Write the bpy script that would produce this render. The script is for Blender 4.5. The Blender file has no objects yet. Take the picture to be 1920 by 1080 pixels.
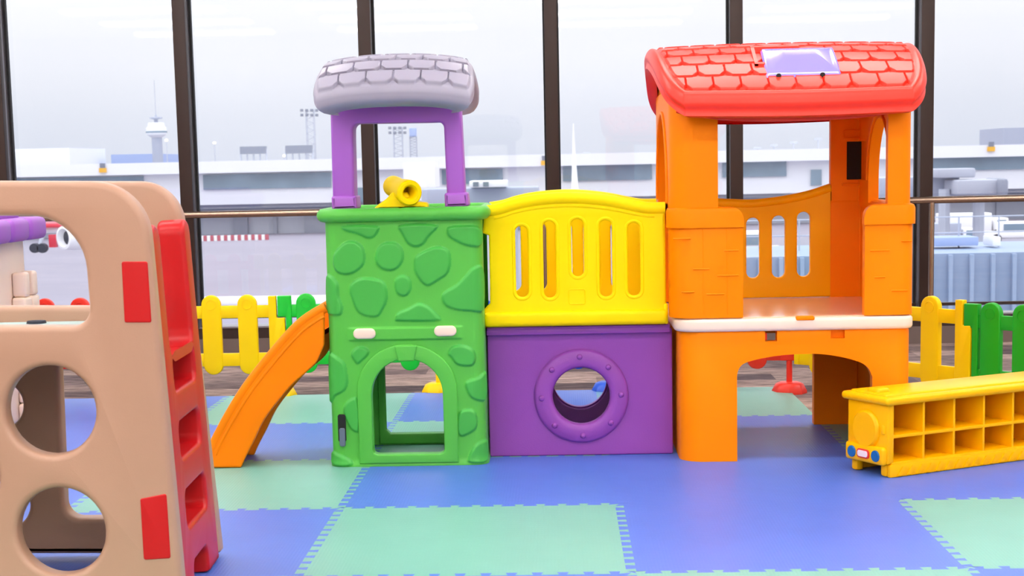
import bpy, bmesh, math, random
import numpy as np
from mathutils import Vector, Matrix
random.seed(7)
S = bpy.context.scene
C = S.collection

# ------------------------------------------------------------------ camera
FPX, CXP, CYP = 3110.2, 960.0, 706.2          # focal length in pixels, principal point
PITCH, ROLL, YAW = .1281, -.021, -.0299
CAM = Vector((.8008, -5.835, 1.2167))
_cy, _sy = math.cos(YAW), math.sin(YAW)
_f = Vector((_sy*math.cos(PITCH), _cy*math.cos(PITCH), -math.sin(PITCH)))
_r0 = Vector((_cy, -_sy, 0)); _u0 = _r0.cross(_f)
_rt = math.cos(ROLL)*_r0 + math.sin(ROLL)*_u0
_up = -math.sin(ROLL)*_r0 + math.cos(ROLL)*_u0
cd = bpy.data.cameras.new('camera'); cam = bpy.data.objects.new('camera', cd); C.objects.link(cam)
cam.matrix_world = Matrix(((_rt.x, _up.x, -_f.x, CAM.x), (_rt.y, _up.y, -_f.y, CAM.y), (_rt.z, _up.z, -_f.z, CAM.z), (0, 0, 0, 1)))
cd.sensor_width = 36; cd.lens = FPX/1920*36
cd.shift_x = 0; cd.shift_y = (CYP-540)/1920
cd.clip_start = .05; cd.clip_end = 2000
cd.dof.use_dof = True; cd.dof.focus_distance = 6.9; cd.dof.aperture_fstop = 9
S.camera = cam

def at(px, py, Y):
    "a point of the plane at depth Y, measured on the photograph"
    d = _f + _rt*(px-CXP)/FPX - _up*(py-CYP)/FPX
    return CAM + d*((Y-CAM.y)/d.y)

# ------------------------------------------------------------------ world and view
S.view_settings.view_transform = 'Standard'; S.view_settings.look = 'None'
S.view_settings.gamma = 1; S.view_settings.use_curve_mapping = False
S.view_settings.exposure = 0.0
w = bpy.data.worlds.new('overcast_sky'); S.world = w; w.use_nodes = True
nt = w.node_tree; nt.nodes.clear()
out = nt.nodes.new('ShaderNodeOutputWorld'); bg = nt.nodes.new('ShaderNodeBackground')
tc = nt.nodes.new('ShaderNodeTexCoord'); sp = nt.nodes.new('ShaderNodeSeparateXYZ'); cr = nt.nodes.new('ShaderNodeValToRGB')
nt.links.new(tc.outputs['Generated'], sp.inputs[0]); nt.links.new(sp.outputs['Z'], cr.inputs[0])
nt.links.new(cr.outputs[0], bg.inputs[0]); nt.links.new(bg.outputs[0], out.inputs[0])
e = cr.color_ramp.elements
e[0].position = 0.0; e[0].color = (.78, .82, .92, 1)
e[1].position = 0.10; e[1].color = (1.12, 1.12, 1.14, 1)
x = e.new(.03); x.color = (.86, .89, .97, 1)
x = e.new(.06); x.color = (1.0, 1.01, 1.06, 1)
x = e.new(.8); x.color = (2.6, 2.62, 2.7, 1)
bg.inputs[1].default_value = 1.0

# ------------------------------------------------------------------ materials
def lin(h):
    h = h.lstrip('#'); o = []
    for k in (0, 2, 4):
        c = int(h[k:k+2], 16)/255
        o.append(c/12.92 if c <= .04045 else ((c+.055)/1.055)**2.4)
    return (*o, 1)
def mat(name, col, rough=.4, spec=.5, metal=0, var=.04, scale=6, bump=0, bscale=200, coat=0, emit=None, estr=0, trans=0):
    m = bpy.data.materials.new(name); m.use_nodes = True
    n = m.node_tree; b = n.nodes['Principled BSDF']; L = n.links
    c = lin(col) if isinstance(col, str) else col
    b.inputs['Roughness'].default_value = rough; b.inputs['Metallic'].default_value = metal
    b.inputs['Specular IOR Level'].default_value = spec
    b.inputs['Coat Weight'].default_value = coat; b.inputs['Coat Roughness'].default_value = .15
    t = n.nodes.new('ShaderNodeTexCoord'); nz = n.nodes.new('ShaderNodeTexNoise')
    nz.inputs['Scale'].default_value = scale; nz.inputs['Detail'].default_value = 4
    L.new(t.outputs['Object'], nz.inputs['Vector'])
    mx = n.nodes.new('ShaderNodeMix'); mx.data_type = 'RGBA'
    mx.inputs[6].default_value = tuple(max(0, v*(1-var)) for v in c[:3])+(1,)
    mx.inputs[7].default_value = tuple(min(1, v*(1+var)) for v in c[:3])+(1,)
    L.new(nz.outputs[0], mx.inputs[0]); L.new(mx.outputs[2], b.inputs['Base Color'])
    if bump:
        nb = n.nodes.new('ShaderNodeTexNoise'); nb.inputs['Scale'].default_value = bscale
        L.new(t.outputs['Object'], nb.inputs['Vector'])
        bp = n.nodes.new('ShaderNodeBump'); bp.inputs['Strength'].default_value = bump; bp.inputs['Distance'].default_value = .002
        L.new(nb.outputs[0], bp.inputs['Height']); L.new(bp.outputs[0], b.inputs['Normal'])
    if emit:
        b.inputs['Emission Color'].default_value = lin(emit); b.inputs['Emission Strength'].default_value = estr
    if trans: b.inputs['Transmission Weight'].default_value = trans
    return m
M = {}
M['green'] = mat('green_plastic', '#56B844', .40, spec=.35, bump=.15)
M['green_stone'] = mat('green_stone_relief', '#44AC44', .38, spec=.35, bump=.15)
M['orange'] = mat('orange_plastic', '#FF8600', .45, spec=.10, bump=.12)
M['orange_slide'] = mat('orange_slide_plastic', '#FF8200', .40, spec=.16)
M['yellow'] = mat('yellow_plastic', '#FFDC00', .45, spec=.12)
M['amber'] = mat('amber_plastic', '#FFB200', .42, spec=.16)
M['bus'] = mat('bus_yellow_plastic', '#FFB800', .36, spec=.2, var=.01)
M['fence_yellow'] = mat('fence_yellow_plastic', '#FFD000', .4, spec=.2)
M['fence_green'] = mat('fence_green_plastic', '#0CC22C', .4)
M['fence_green2'] = mat('fence_deep_green_plastic', '#08A61A', .4)
M['fence_blue'] = mat('fence_blue_plastic', '#1558D8', .4)
M['fence_red'] = mat('fence_red_plastic', '#F0301C', .4)
M['purple'] = mat('purple_panel_plastic', '#9148A8', .44, spec=.35, bump=.2)
M['canopy'] = mat('canopy_purple_plastic', '#A05AC0', .42)
M['greyroof'] = mat('lavender_grey_plastic', '#9794A6', .36)
M['red'] = mat('red_roof_plastic', '#F43422', .36, spec=.35)
M['ladder'] = mat('red_ladder_plastic', '#BC1418', .36, spec=.3)
M['beige'] = mat('beige_plastic', '#B08A73', .42, bump=.1)
M['cream'] = mat('cream_plastic', '#F1D8C4', .3)
M['deck'] = mat('cream_deck_salmon_reflection', '#EBC0A2', .16)  # cream deck top, the salmon of its reflections put into the colour
M['skylight'] = mat('periwinkle_skylight_plastic', '#8E86E8', .14, coat=.6)
M['black'] = mat('black_recess', '#08080A', .7)
M['latch'] = mat('slate_latch', '#5E6A7C', .5)
M['bluedot'] = mat('blue_eye', '#0A63A8', .4)
M['whitedot'] = mat('white_badge', '#F3DDE0', .4)
M['reddot'] = mat('red_badge_rim', '#DA3226', .4)
M['cyan'] = mat('pale_cyan_plastic', '#BFE3E4', .4)
M['brown'] = mat('dark_bronze_frame', '#35241F', .45, metal=.2)
M['alu'] = mat('aluminium_frame_side', '#9C98A0', .3, metal=.7)
M['gasket'] = mat('black_gasket', '#0C0C0F', .6)
M['steel'] = mat('brushed_bronze_rail', '#A88F7C', .22, metal=.9)
M['wallp'] = mat('white_wall_paint', '#E9E7E4', .8)
M['skirt'] = mat('brown_plinth', '#6A5A55', .7)
M['ceil'] = mat('white_ceiling', '#EFEFEF', .8)
M['lampframe'] = mat('lamp_housing', '#DDDDDD', .5)
M['lamp'] = mat('lamp_diffuser', '#FFFFFF', .5, emit='#FFFAF4', estr=15.5)
# outdoors
M['twhite'] = mat('terminal_white_cladding', '#EEF0F5', .6, scale=.05)
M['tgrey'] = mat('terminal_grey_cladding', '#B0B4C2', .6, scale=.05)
M['tdark'] = mat('canopy_dark_grey', '#8F94A4', .6)  # darker grey of the canopy edge, ground doors and one bridge cab
M['tglass'] = mat('terminal_tinted_glass', '#7E95A6', .12, scale=.25, var=.35)
M['apron'] = mat('apron_concrete', '#8E8A98', .8, scale=.08, var=.14)
M['white'] = mat('white_paint', '#F6F6F8', .4)
M['pblue'] = mat('pale_blue_cladding', '#9FB2DC', .6)
M['pgrey'] = mat('pale_grey_metal', '#A9B0C2', .6)
M['mast'] = mat('galvanised_mast', '#B4BAC8', .5)
M['tyre'] = mat('dark_rubber', '#2E3442', .7)
M['sign_y'] = mat('yellow_sign', '#F2B62C', .5)
M['sign_g'] = mat('grey_sign_head', '#7A8090', .5)
M['tredr'] = mat('barrier_red', '#C0606E', .6)
M['fgreen'] = mat('ground_cart_green', '#2FA05A', .6)
M['darkblue'] = mat('container_blue', '#34457E', .6)
M['planered'] = mat('aircraft_red', '#E0324A', .4)
M['corr'] = mat('blue_grey_ribbed_metal', '#8EA2BE', .5)
M['warm'] = mat('warm_floodlight', '#FFE6B0', .5, emit='#FFD9A0', estr=3)

def mat_mat(name, col):
    m = mat(name, col, .42, var=.07, scale=5)
    n = m.node_tree; L = n.links; b = n.nodes['Principled BSDF']
    t = n.nodes.new('ShaderNodeTexCoord'); mp = n.nodes.new('ShaderNodeMapping'); mp.inputs['Rotation'].default_value = (0, 0, .0)
    wv = n.nodes.new('ShaderNodeTexWave'); wv.inputs['Scale'].default_value = 28; wv.bands_direction = 'X'
    wv2 = n.nodes.new('ShaderNodeTexWave'); wv2.inputs['Scale'].default_value = 28; wv2.bands_direction = 'Y'
    ad = n.nodes.new('ShaderNodeMath'); ad.operation = 'MULTIPLY'
    L.new(t.outputs['Object'], mp.inputs[0]); L.new(mp.outputs[0], wv.inputs[0]); L.new(mp.outputs[0], wv2.inputs[0])
    L.new(wv.outputs[1], ad.inputs[0]); L.new(wv2.outputs[1], ad.inputs[1])
    bp = n.nodes.new('ShaderNodeBump'); bp.inputs['Strength'].default_value = .25; bp.inputs['Distance'].default_value = .002
    L.new(ad.outputs[0], bp.inputs['Height']); L.new(bp.outputs[0], b.inputs['Normal'])
    return m
M['mat_green'] = mat_mat('green_foam', '#72AFA2')
M['mat_blue'] = mat_mat('blue_foam', '#4A6FCC')

def carpet():
    m = bpy.data.materials.new('patchwork_carpet'); m.use_nodes = True
    n = m.node_tree; b = n.nodes['Principled BSDF']; L = n.links
    b.inputs['Roughness'].default_value = .95; b.inputs['Specular IOR Level'].default_value = .1
    t = n.nodes.new('ShaderNodeTexCoord')
    br = n.nodes.new('ShaderNodeTexBrick'); br.inputs['Scale'].default_value = 1
    br.inputs['Brick Width'].default_value = .5; br.inputs['Row Height'].default_value = .25; br.inputs['Mortar Size'].default_value = 0
    br.inputs['Color1'].default_value = lin('#6A5E62'); br.inputs['Color2'].default_value = lin('#CDB6AC'); br.inputs['Mortar'].default_value = lin('#6A5A56')
    br.inputs['Bias'].default_value = -.1
    L.new(t.outputs['Object'], br.inputs[0])
    mp = n.nodes.new('ShaderNodeMapping'); mp.inputs['Scale'].default_value = (5, 45, 1); L.new(t.outputs['Object'], mp.inputs[0])
    nz = n.nodes.new('ShaderNodeTexNoise'); nz.inputs['Scale'].default_value = 1.6; nz.inputs['Detail'].default_value = 5; L.new(mp.outputs[0], nz.inputs[0])
    cr = n.nodes.new('ShaderNodeValToRGB'); cr.color_ramp.elements[0].position = .42; cr.color_ramp.elements[0].color = (.34, .32, .33, 1)
    cr.color_ramp.elements[1].position = .56; cr.color_ramp.elements[1].color = (1.15, 1.1, 1.08, 1); L.new(nz.outputs[0], cr.inputs[0])
    mx = n.nodes.new('ShaderNodeMix'); mx.data_type = 'RGBA'; mx.blend_type = 'MULTIPLY'; mx.inputs[0].default_value = .75
    L.new(br.outputs[0], mx.inputs[6]); L.new(cr.outputs[0], mx.inputs[7]); L.new(mx.outputs[2], b.inputs['Base Color'])
    return m
M['carpet'] = carpet()

def glass():
    m = bpy.data.materials.new('window_glass'); m.use_nodes = True
    n = m.node_tree; n.nodes.clear(); L = n.links
    o = n.nodes.new('ShaderNodeOutputMaterial'); mx = n.nodes.new('ShaderNodeMixShader')
    tr = n.nodes.new('ShaderNodeBsdfTransparent'); tr.inputs[0].default_value = (.97, .98, 1, 1)
    gl = n.nodes.new('ShaderNodeBsdfGlossy'); gl.inputs['Roughness'].default_value = .02
    lw = n.nodes.new('ShaderNodeFresnel'); lw.inputs[0].default_value = 1.45
    ad = n.nodes.new('ShaderNodeMath'); ad.operation = 'MULTIPLY'; ad.inputs[1].default_value = 1.3
    L.new(lw.outputs[0], ad.inputs[0]); L.new(ad.outputs[0], mx.inputs[0])
    L.new(tr.outputs[0], mx.inputs[1]); L.new(gl.outputs[0], mx.inputs[2]); L.new(mx.outputs[0], o.inputs[0])
    return m
M['glass'] = glass()

# ------------------------------------------------------------------ object helpers
ORG = {}
def tag(o, label=None, cat=None, group=None, kind=None):
    if label: o['label'] = label
    if cat: o['category'] = cat
    if group: o['group'] = group
    if kind: o['kind'] = kind
    return o
def thing(name, loc, label, cat, group=None, rotz=0):
    o = bpy.data.objects.new(name, None); C.objects.link(o); o.empty_display_size = .1
    o.location = loc; o.rotation_euler = (0, 0, rotz); ORG[o.name] = Vector(loc)
    return tag(o, label, cat, group)
class MB:
    "collects geometry of one object, in world or local coordinates"
    def __init__(s): s.v = []; s.f = []; s.m = []; s.cur = 0; s.sm = []
    def add(s, vs, fs, smooth=True):
        o = len(s.v); s.v += [tuple(p) for p in vs]; s.f += [tuple(i+o for i in q) for q in fs]; s.m += [s.cur]*len(fs); s.sm += [smooth]*len(fs)
        return s
    def box(s, a, b, bev=0, seg=2):
        a, b = Vector(a), Vector(b)
        lo = Vector([min(a[k], b[k]) for k in range(3)]); hi = Vector([max(a[k], b[k]) for k in range(3)])
        bm = bmesh.new(); bmesh.ops.create_cube(bm, size=1)
        for v in bm.verts: v.co = Vector([lo[k]+(v.co[k]+.5)*(hi[k]-lo[k]) for k in range(3)])
        if bev: bmesh.ops.bevel(bm, geom=bm.edges[:], offset=min(bev, min(hi-lo)*.49), segments=seg, affect='EDGES', profile=.5)
        s.frombm(bm, bev > 0); return s
    def frombm(s, bm, smooth=True):
        bm.verts.index_update(); s.add([v.co[:] for v in bm.verts], [[v.index for v in f.verts] for f in bm.faces], smooth); bm.free(); return s
    def mesh(s, me, mtx=None, smooth=True):
        s.add([(mtx @ v.co if mtx else v.co)[:] for v in me.vertices], [tuple(p.vertices) for p in me.polygons], smooth); return s
    def tube(s, pts, r, n=12, closed=False, cap=True):
        pts = [Vector(p) for p in pts]; N = len(pts); rs = r if isinstance(r, (list, tuple)) else [r]*N
        vs = []; fs = []; prev = None
        for i, p in enumerate(pts):
            if closed: t = pts[(i+1) % N]-pts[i-1]
            else: t = pts[min(i+1, N-1)]-pts[max(i-1, 0)]
            t.normalize()
            if prev is None:
                a = Vector((0, 0, 1)) if abs(t.z) < .9 else Vector((1, 0, 0)); u = t.cross(a).normalized()
            else: u = (prev-t*prev.dot(t)).normalized()
            prev = u; v = t.cross(u)
            for k in range(n):
                an = 2*math.pi*k/n; vs.append(p+(u*math.cos(an)+v*math.sin(an))*rs[i])
        for i in range(N if closed else N-1):
            j = (i+1) % N
            for k in range(n): fs.append((i*n+k, i*n+(k+1) % n, j*n+(k+1) % n, j*n+k))
        if cap and not closed: fs.append(tuple(range(n))[::-1]); fs.append(tuple((N-1)*n+k for k in range(n)))
        s.add(vs, fs); return s
    def rev(s, prof, c, ax=(0, 0, 1), n=24, close=False):
        "revolve (radius, along) pairs about an axis through c"
        c = Vector(c); ax = Vector(ax).normalized(); a = Vector((0, 0, 1)) if abs(ax.z) < .9 else Vector((1, 0, 0))
        u = ax.cross(a).normalized(); v = ax.cross(u); vs = []; fs = []
        for r, h in prof:
            for k in range(n):
                an = 2*math.pi*k/n; vs.append(c+ax*h+(u*math.cos(an)+v*math.sin(an))*r)
        m = len(prof)
        for i in range(m if close else m-1):
            j = (i+1) % m
            for k in range(n): fs.append((i*n+k, i*n+(k+1) % n, j*n+(k+1) % n, j*n+k))
        if not close:
            if prof[0][0] > 1e-5: fs.append(tuple(range(n)))
            if prof[-1][0] > 1e-5: fs.append(tuple((m-1)*n+k for k in range(n)))
        s.add(vs, fs); return s
    def build(s, name, mats, parent=None, local=False, sub=None, ang=40):
        me = bpy.data.meshes.new(name)
        vs = s.v
        if parent is not None and not local:
            o = ORG[parent.name]; vs = [(a-o.x, b-o.y, c-o.z) for a, b, c in vs]
        org = Vector((0, 0, 0))
        if parent is None and not local:
            A = np.array(vs); lo = A.min(0); hi = A.max(0); org = Vector(((lo[0]+hi[0])/2, (lo[1]+hi[1])/2, lo[2]))
            vs = [(a-org.x, b-org.y, c-org.z) for a, b, c in vs]
        me.from_pydata(vs, [], s.f); me.update()
        for i, mm in enumerate(mats if isinstance(mats, (list, tuple)) else [mats]): me.materials.append(M[mm])
        me.polygons.foreach_set('material_index', s.m); me.polygons.foreach_set('use_smooth', s.sm)
        bm = bmesh.new(); bm.from_mesh(me); bmesh.ops.recalc_face_normals(bm, faces=bm.faces[:]); bm.to_mesh(me); bm.free()
        try: me.set_sharp_from_angle(angle=math.radians(ang))
        except Exception: pass
        o = bpy.data.objects.new(name, me); C.objects.link(o); o.location = org
        if parent is not None:
            o.parent = parent; ORG[o.name] = ORG[parent.name]
        else: ORG[o.name] = Vector((0, 0, 0)) if local else org
        return o

def fillet(loop, r, n=6):
    "round the corners of a 2D polygon; r one radius or one per corner"
    N = len(loop); o = []
    for i in range(N):
        p = Vector(loop[i]); a = Vector(loop[i-1])-p; b = Vector(loop[(i+1) % N])-p
        ri = r[i] if isinstance(r, (list, tuple)) else r
        la, lb = a.length, b.length
        if ri <= 0 or la < 1e-6 or lb < 1e-6: o.append(p[:]); continue
        a /= la; b /= lb; ang = math.acos(max(-1, min(1, a.dot(b))))
        if ang > 3.05: o.append(p[:]); continue
        d = min(ri/math.tan(ang/2), la*.48, lb*.48); rr = d*math.tan(ang/2)
        p1 = p+a*d; p2 = p+b*d; c = p+(a+b).normalized()*(rr/math.sin(ang/2))
        v1 = p1-c; v2 = p2-c; a1 = math.atan2(v1.y, v1.x); a2 = math.atan2(v2.y, v2.x); da = (a2-a1+math.pi) % (2*math.pi)-math.pi
        for k in range(n+1):
            t = a1+da*k/n; o.append((c.x+rr*math.cos(t), c.y+rr*math.sin(t)))
    return o
def chaikin(loop, k=2):
    for _ in range(k):
        o = []
        for i in range(len(loop)):
            a, b = loop[i], loop[(i+1) % len(loop)]
            o += [(a[0]*.75+b[0]*.25, a[1]*.75+b[1]*.25), (a[0]*.25+b[0]*.75, a[1]*.25+b[1]*.75)]
        loop = o
    return loop
def circ(cx, cy, r, n=40, ry=None): return [(cx+r*math.cos(2*math.pi*k/n), cy+(ry or r)*math.sin(2*math.pi*k/n)) for k in range(n)]
def rect(x0, y0, x1, y1): return [(x0, y0), (x1, y0), (x1, y1), (x0, y1)]
def slab(loops, thick, bev, res=3):
    "flat shape with holes, thick along z (centred), edges rounded: returns a mesh"
    cu = bpy.data.curves.new('tmp', 'CURVE'); cu.dimensions = '2D'; cu.fill_mode = 'BOTH'
    cu.extrude = max(thick/2-bev, 1e-5); cu.bevel_depth = bev; cu.bevel_resolution = res; cu.offset = -bev
    for lp in loops:
        sp = cu.splines.new('POLY'); sp.points.add(len(lp)-1); sp.use_cyclic_u = True
        for i, p in enumerate(lp): sp.points[i].co = (p[0], p[1], 0, 1)
    ob = bpy.data.objects.new('tmp', cu); C.objects.link(ob)
    dg = bpy.context.evaluated_depsgraph_get(); dg.update()
    me = bpy.data.meshes.new_from_object(ob.evaluated_get(dg)); bpy.data.objects.remove(ob); bpy.data.curves.remove(cu)
    bm = bmesh.new(); bm.from_mesh(me); bmesh.ops.remove_doubles(bm, verts=bm.verts[:], dist=1e-5); bm.to_mesh(me); bm.free()
    return me
XZ = lambda y: Matrix(((1, 0, 0, 0), (0, 0, 1, y), (0, 1, 0, 0), (0, 0, 0, 1)))   # (x, z, depth) at depth y
YZ = lambda x: Matrix(((0, 0, 1, x), (1, 0, 0, 0), (0, 1, 0, 0), (0, 0, 0, 1)))   # (y, z, depth) at x
def px2(pts, Y): return [tuple(at(a, b, Y)[k] for k in (0, 2)) for a, b in pts]
def smooth_open(pts, n=8):
    P = [Vector(p) for p in pts]; o = []
    for i in range(len(P)-1):
        p0 = P[max(i-1, 0)]; p1 = P[i]; p2 = P[i+1]; p3 = P[min(i+2, len(P)-1)]
        for k in range(n):
            t = k/n; o.append((.5*((2*p1)+(-p0+p2)*t+(2*p0-5*p1+4*p2-p3)*t*t+(-p0+3*p1-3*p2+p3)*t**3))[:])
    o.append(P[-1][:]); return o
def sdf(P, loop):
    "signed distance (negative inside) of points to a polygon"
    d = np.full(len(P), 1e9); ins = np.zeros(len(P), bool); L = np.array(loop)
    for i in range(len(L)):
        a, b = L[i-1], L[i]; ab = b-a; t = np.clip(((P-a)@ab)/(ab@ab+1e-12), 0, 1)
        d = np.minimum(d, np.hypot(*(P-a-t[:, None]*ab).T))
        c = ((a[1] > P[:, 1]) != (b[1] > P[:, 1])); 
        with np.errstate(divide='ignore', invalid='ignore'): xx = (b[0]-a[0])*(P[:, 1]-a[1])/(b[1]-a[1])+a[0]
        ins ^= c & (P[:, 0] < xx)
    return np.where(ins, -d, d)
def sstep(x): x = np.clip(x, 0, 1); return x*x*(3-2*x)
def rrect_path(x0, y0, x1, y1, r, n=8):
    return fillet(rect(x0, y0, x1, y1), r, n)

# ================================================================== SETTING
FLOOR_TOP = 0.0
WY = 5.05                                     # window wall
def struct(name, mb, m): o = mb.build(name, m); o['kind'] = 'structure'; return o
struct('floor', MB().box((-9, -15, -.2), (9, WY+.2, -.012)), 'carpet')
struct('ceiling', MB().box((-9, -15, 3.7), (9, WY+.3, 3.85)), 'ceil')
struct('wall_left', MB().box((-9.2, -15, -.2), (-9, WY+.2, 3.85)), 'wallp')
struct('wall_right', MB().box((9, -15, -.2), (9.2, WY+.2, 3.85)), 'wallp')
struct('wall_rear', MB().box((-9.2, -15.2, -.2), (9.2, -15, 3.85)), 'wallp')
struct('baseboard_back', MB().box((-9, WY-.02, -.012), (9, WY+.16, .10)), 'skirt')
mb = MB().box((-9, WY, .10), (9, WY+.15, .17)); mb.cur = 1; mb.box((-9, WY-.01, .17), (9, WY+.15, .18)); mb.cur = 0
mb.box((-9, WY+.09, .225), (9, WY+.13, .245))
struct('trim_1', mb, ['brown', 'alu'])
# mullions: front face bronze, side aluminium, black gasket at the back
MX = [at(x, 250, WY).x for x in (-1, 346, 689.5, 1035.5, 1380.5, 1736.5)]
pitch = (MX[5]-MX[0])/5
xs = [MX[0]-2*pitch, MX[0]-pitch]+MX+[MX[5]+pitch, MX[5]+2*pitch, MX[5]+3*pitch]
for i, mxx in enumerate(xs):
    m = MB(); m.box((mxx-.041, WY-.03, .17), (mxx+.041, WY+.03, 3.7), .003); m.cur = 1
    m.box((mxx-.036, WY+.03, .17), (mxx+.036, WY+.10, 3.7)); m.cur = 2
    m.box((mxx-.052, WY+.10, .17), (mxx+.052, WY+.135, 3.7))
    struct('trim_%d' % (i+2), m, ['brown', 'alu', 'gasket'])
for i in range(len(xs)-1):
    struct('window_%d' % (i+1), MB().box((xs[i]+.05, WY+.112, .18), (xs[i+1]-.05, WY+.118, 3.7)), 'glass')
# handrail along the windows
RY = WY-.35
zr = at(960, 391, RY).z
rl = thing('handrail', (0, RY, 0), 'bronze tubular handrail running across in front of the tall windows', 'handrail')
MB().tube([(-8.8, RY, zr), (8.8, RY, zr)], .022, 16).build('rail', 'steel', rl)
pxr = at(1746, 500, RY).x
for k in (-2, -1, 0, 1):
    x = pxr+k*2.44*1.0
    MB().tube([(x, RY, -.012), (x, RY, zr)], .017, 12).rev([(.045, 0), (.045, .008), (.02, .012)], (x, RY, -.012)).build('post', 'steel', rl)
# ceiling lamps above the hall; rows nearest the rear wall are added for frontal light
LY = [-13.6, -11.4, -9.2, -7, -4.6, -2.2, .2, 2.6]
WHERE = {-13.6: 'in a row added for frontal light along the rear wall', -11.4: 'in the second row from the rear wall, added for frontal light', -9.2: 'in the third row from the rear wall, added for frontal light', -7: 'just behind the camera', -4.6: 'just ahead of the camera', -2.2: 'over the beige climber', .2: 'over the front of the play tower', 2.6: 'in the row nearest the windows'}
SIDE = {-5.4: 'far left', -1.8: 'left of centre', 1.8: 'right of centre', 5.4: 'far right'}
for j, ly in enumerate(LY):
    for lx in (-5.4, -1.8, 1.8, 5.4):
        t = thing('ceiling_light', (lx, ly, 3.60), 'white ceiling light panel %s, %s' % (WHERE[ly], SIDE[lx]), 'ceiling light', 'ceiling light panels over the hall')
        MB().box((lx-1.25, ly-.28, 3.615), (lx+1.25, ly+.28, 3.70), .01).build('housing', 'lampframe', t)
        MB().box((lx-1.2, ly-.24, 3.60), (lx+1.2, ly+.24, 3.615)).build('diffuser', 'lamp', t)

# ------------------------------------------------------------------ foam mats
COL = {2: {-3: 'green', -2: 'blue', -1: 'green', 0: 'blue', 1: 'green'},
       1: {-3: 'green', -2: 'blue', -1: 'blue', 0: 'green', 1: 'blue', 2: 'green'},
       0: {-3: 'blue', -2: 'blue', -1: 'green', 0: 'blue', 1: 'blue', 2: 'blue', 3: 'green'},
       -1: {-2: 'blue', -1: 'blue', 0: 'green', 1: 'blue', 2: 'green', 3: 'blue'},
       -2: {-1: 'green', 0: 'blue', 1: 'green', 2: 'blue'}}
PLACE = {(2, -2): 'at the carpet edge, in the upper round hole of the climber',
 (2, -1): 'on the carpet edge behind the orange slide', (2, 0): 'at the carpet edge, seen through the arch of the green tower',
 (2, 1): 'farthest back under the playhouse, before the red fence foot', (2, -3): 'at the far left carpet edge behind the climber',
 (1, -3): 'left of the climber behind its panels', (1, -2): 'behind the climber, seen low in its upper round hole',
 (1, -1): 'under the upper half of the orange slide', (1, 0): 'under the rear half of the green tower', (1, 1): 'in shade under the orange playhouse deck',
 (1, 2): 'at the rear right leg of the orange playhouse', (0, -3): 'far left beyond the climber', (0, -2): 'behind the lower round hole of the beige climber',
 (0, -1): 'under the foot of the orange slide', (0, 0): 'in front of the green tower and the purple tunnel wall', (0, 1): 'in front of the orange playhouse legs',
 (0, 2): 'under the yellow bus shelf', (0, 3): 'beyond the right end of the yellow bus shelf',
 (-1, -2): 'under the beige climber', (-1, -1): 'just right of the red ladder foot', (-1, 0): 'in the foreground below the green tower',
 (-1, 1): 'in the foreground, wide and empty, between the two green ones', (-1, 2): 'in the right foreground before the bus shelf', (-1, 3): 'at the far right of the foreground',
 (-2, -1): 'at the bottom edge under the climber', (-2, 0): 'cut by the bottom edge, below the green foreground mat', (-2, 1): 'cut by the bottom edge, right of centre', (-2, 2): 'cut by the bottom edge at the right corner'}
NT = 13
def teeth():
    o = [(0, 0)]
    for k in range(NT):
        a = (k+.12)/NT; w_ = 1/NT
        if k == 0 or k == NT-1: pass
        o += [(a+.08*w_, .0), (a+.0*w_, .030), (a+.46*w_, .030), (a+.38*w_, .0)] if True else []
    return [(t, s_-.015 if 0 < t < 1 else 0) for t, s_ in o]
TE = teeth()
def present(j, i): return j in COL and i in COL[j]
def side(p, q, nrm, both):
    "points from p to q (always in the + direction) displaced along nrm"
    p, q, nrm = Vector(p), Vector(q), Vector(nrm)
    if not both: return [p[:], q[:]]
    return [(p+(q-p)*t+nrm*s_)[:] for t, s_ in TE]+[q[:]]
for j in COL:
    for i, c in COL[j].items():
        bot = side((i, j), (i+1, j), (0, 1), present(j-1, i)); top = side((i, j+1), (i+1, j+1), (0, 1), present(j+1, i))
        lef = side((i, j), (i, j+1), (1, 0), present(j, i-1)); rig = side((i+1, j), (i+1, j+1), (1, 0), present(j, i+1))
        lp = bot[:-1]+rig[:-1]+top[::-1][:-1]+lef[::-1][:-1]
        bm = bmesh.new(); vs = [bm.verts.new((x, y, -.0005)) for x, y in lp]; f = bm.faces.new(vs)
        r = bmesh.ops.extrude_face_region(bm, geom=[f])
        for v in r['geom']:
            if isinstance(v, bmesh.types.BMVert): v.co.z = -.0115
        o = MB().frombm(bm, False).build('foam_floor_mat', 'mat_'+c)
        tag(o, ('mint green' if c == 'green' else 'blue')+' foam mat '+PLACE[(j, i)], 'floor mat', 'interlocking foam mats of the play floor')

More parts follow.
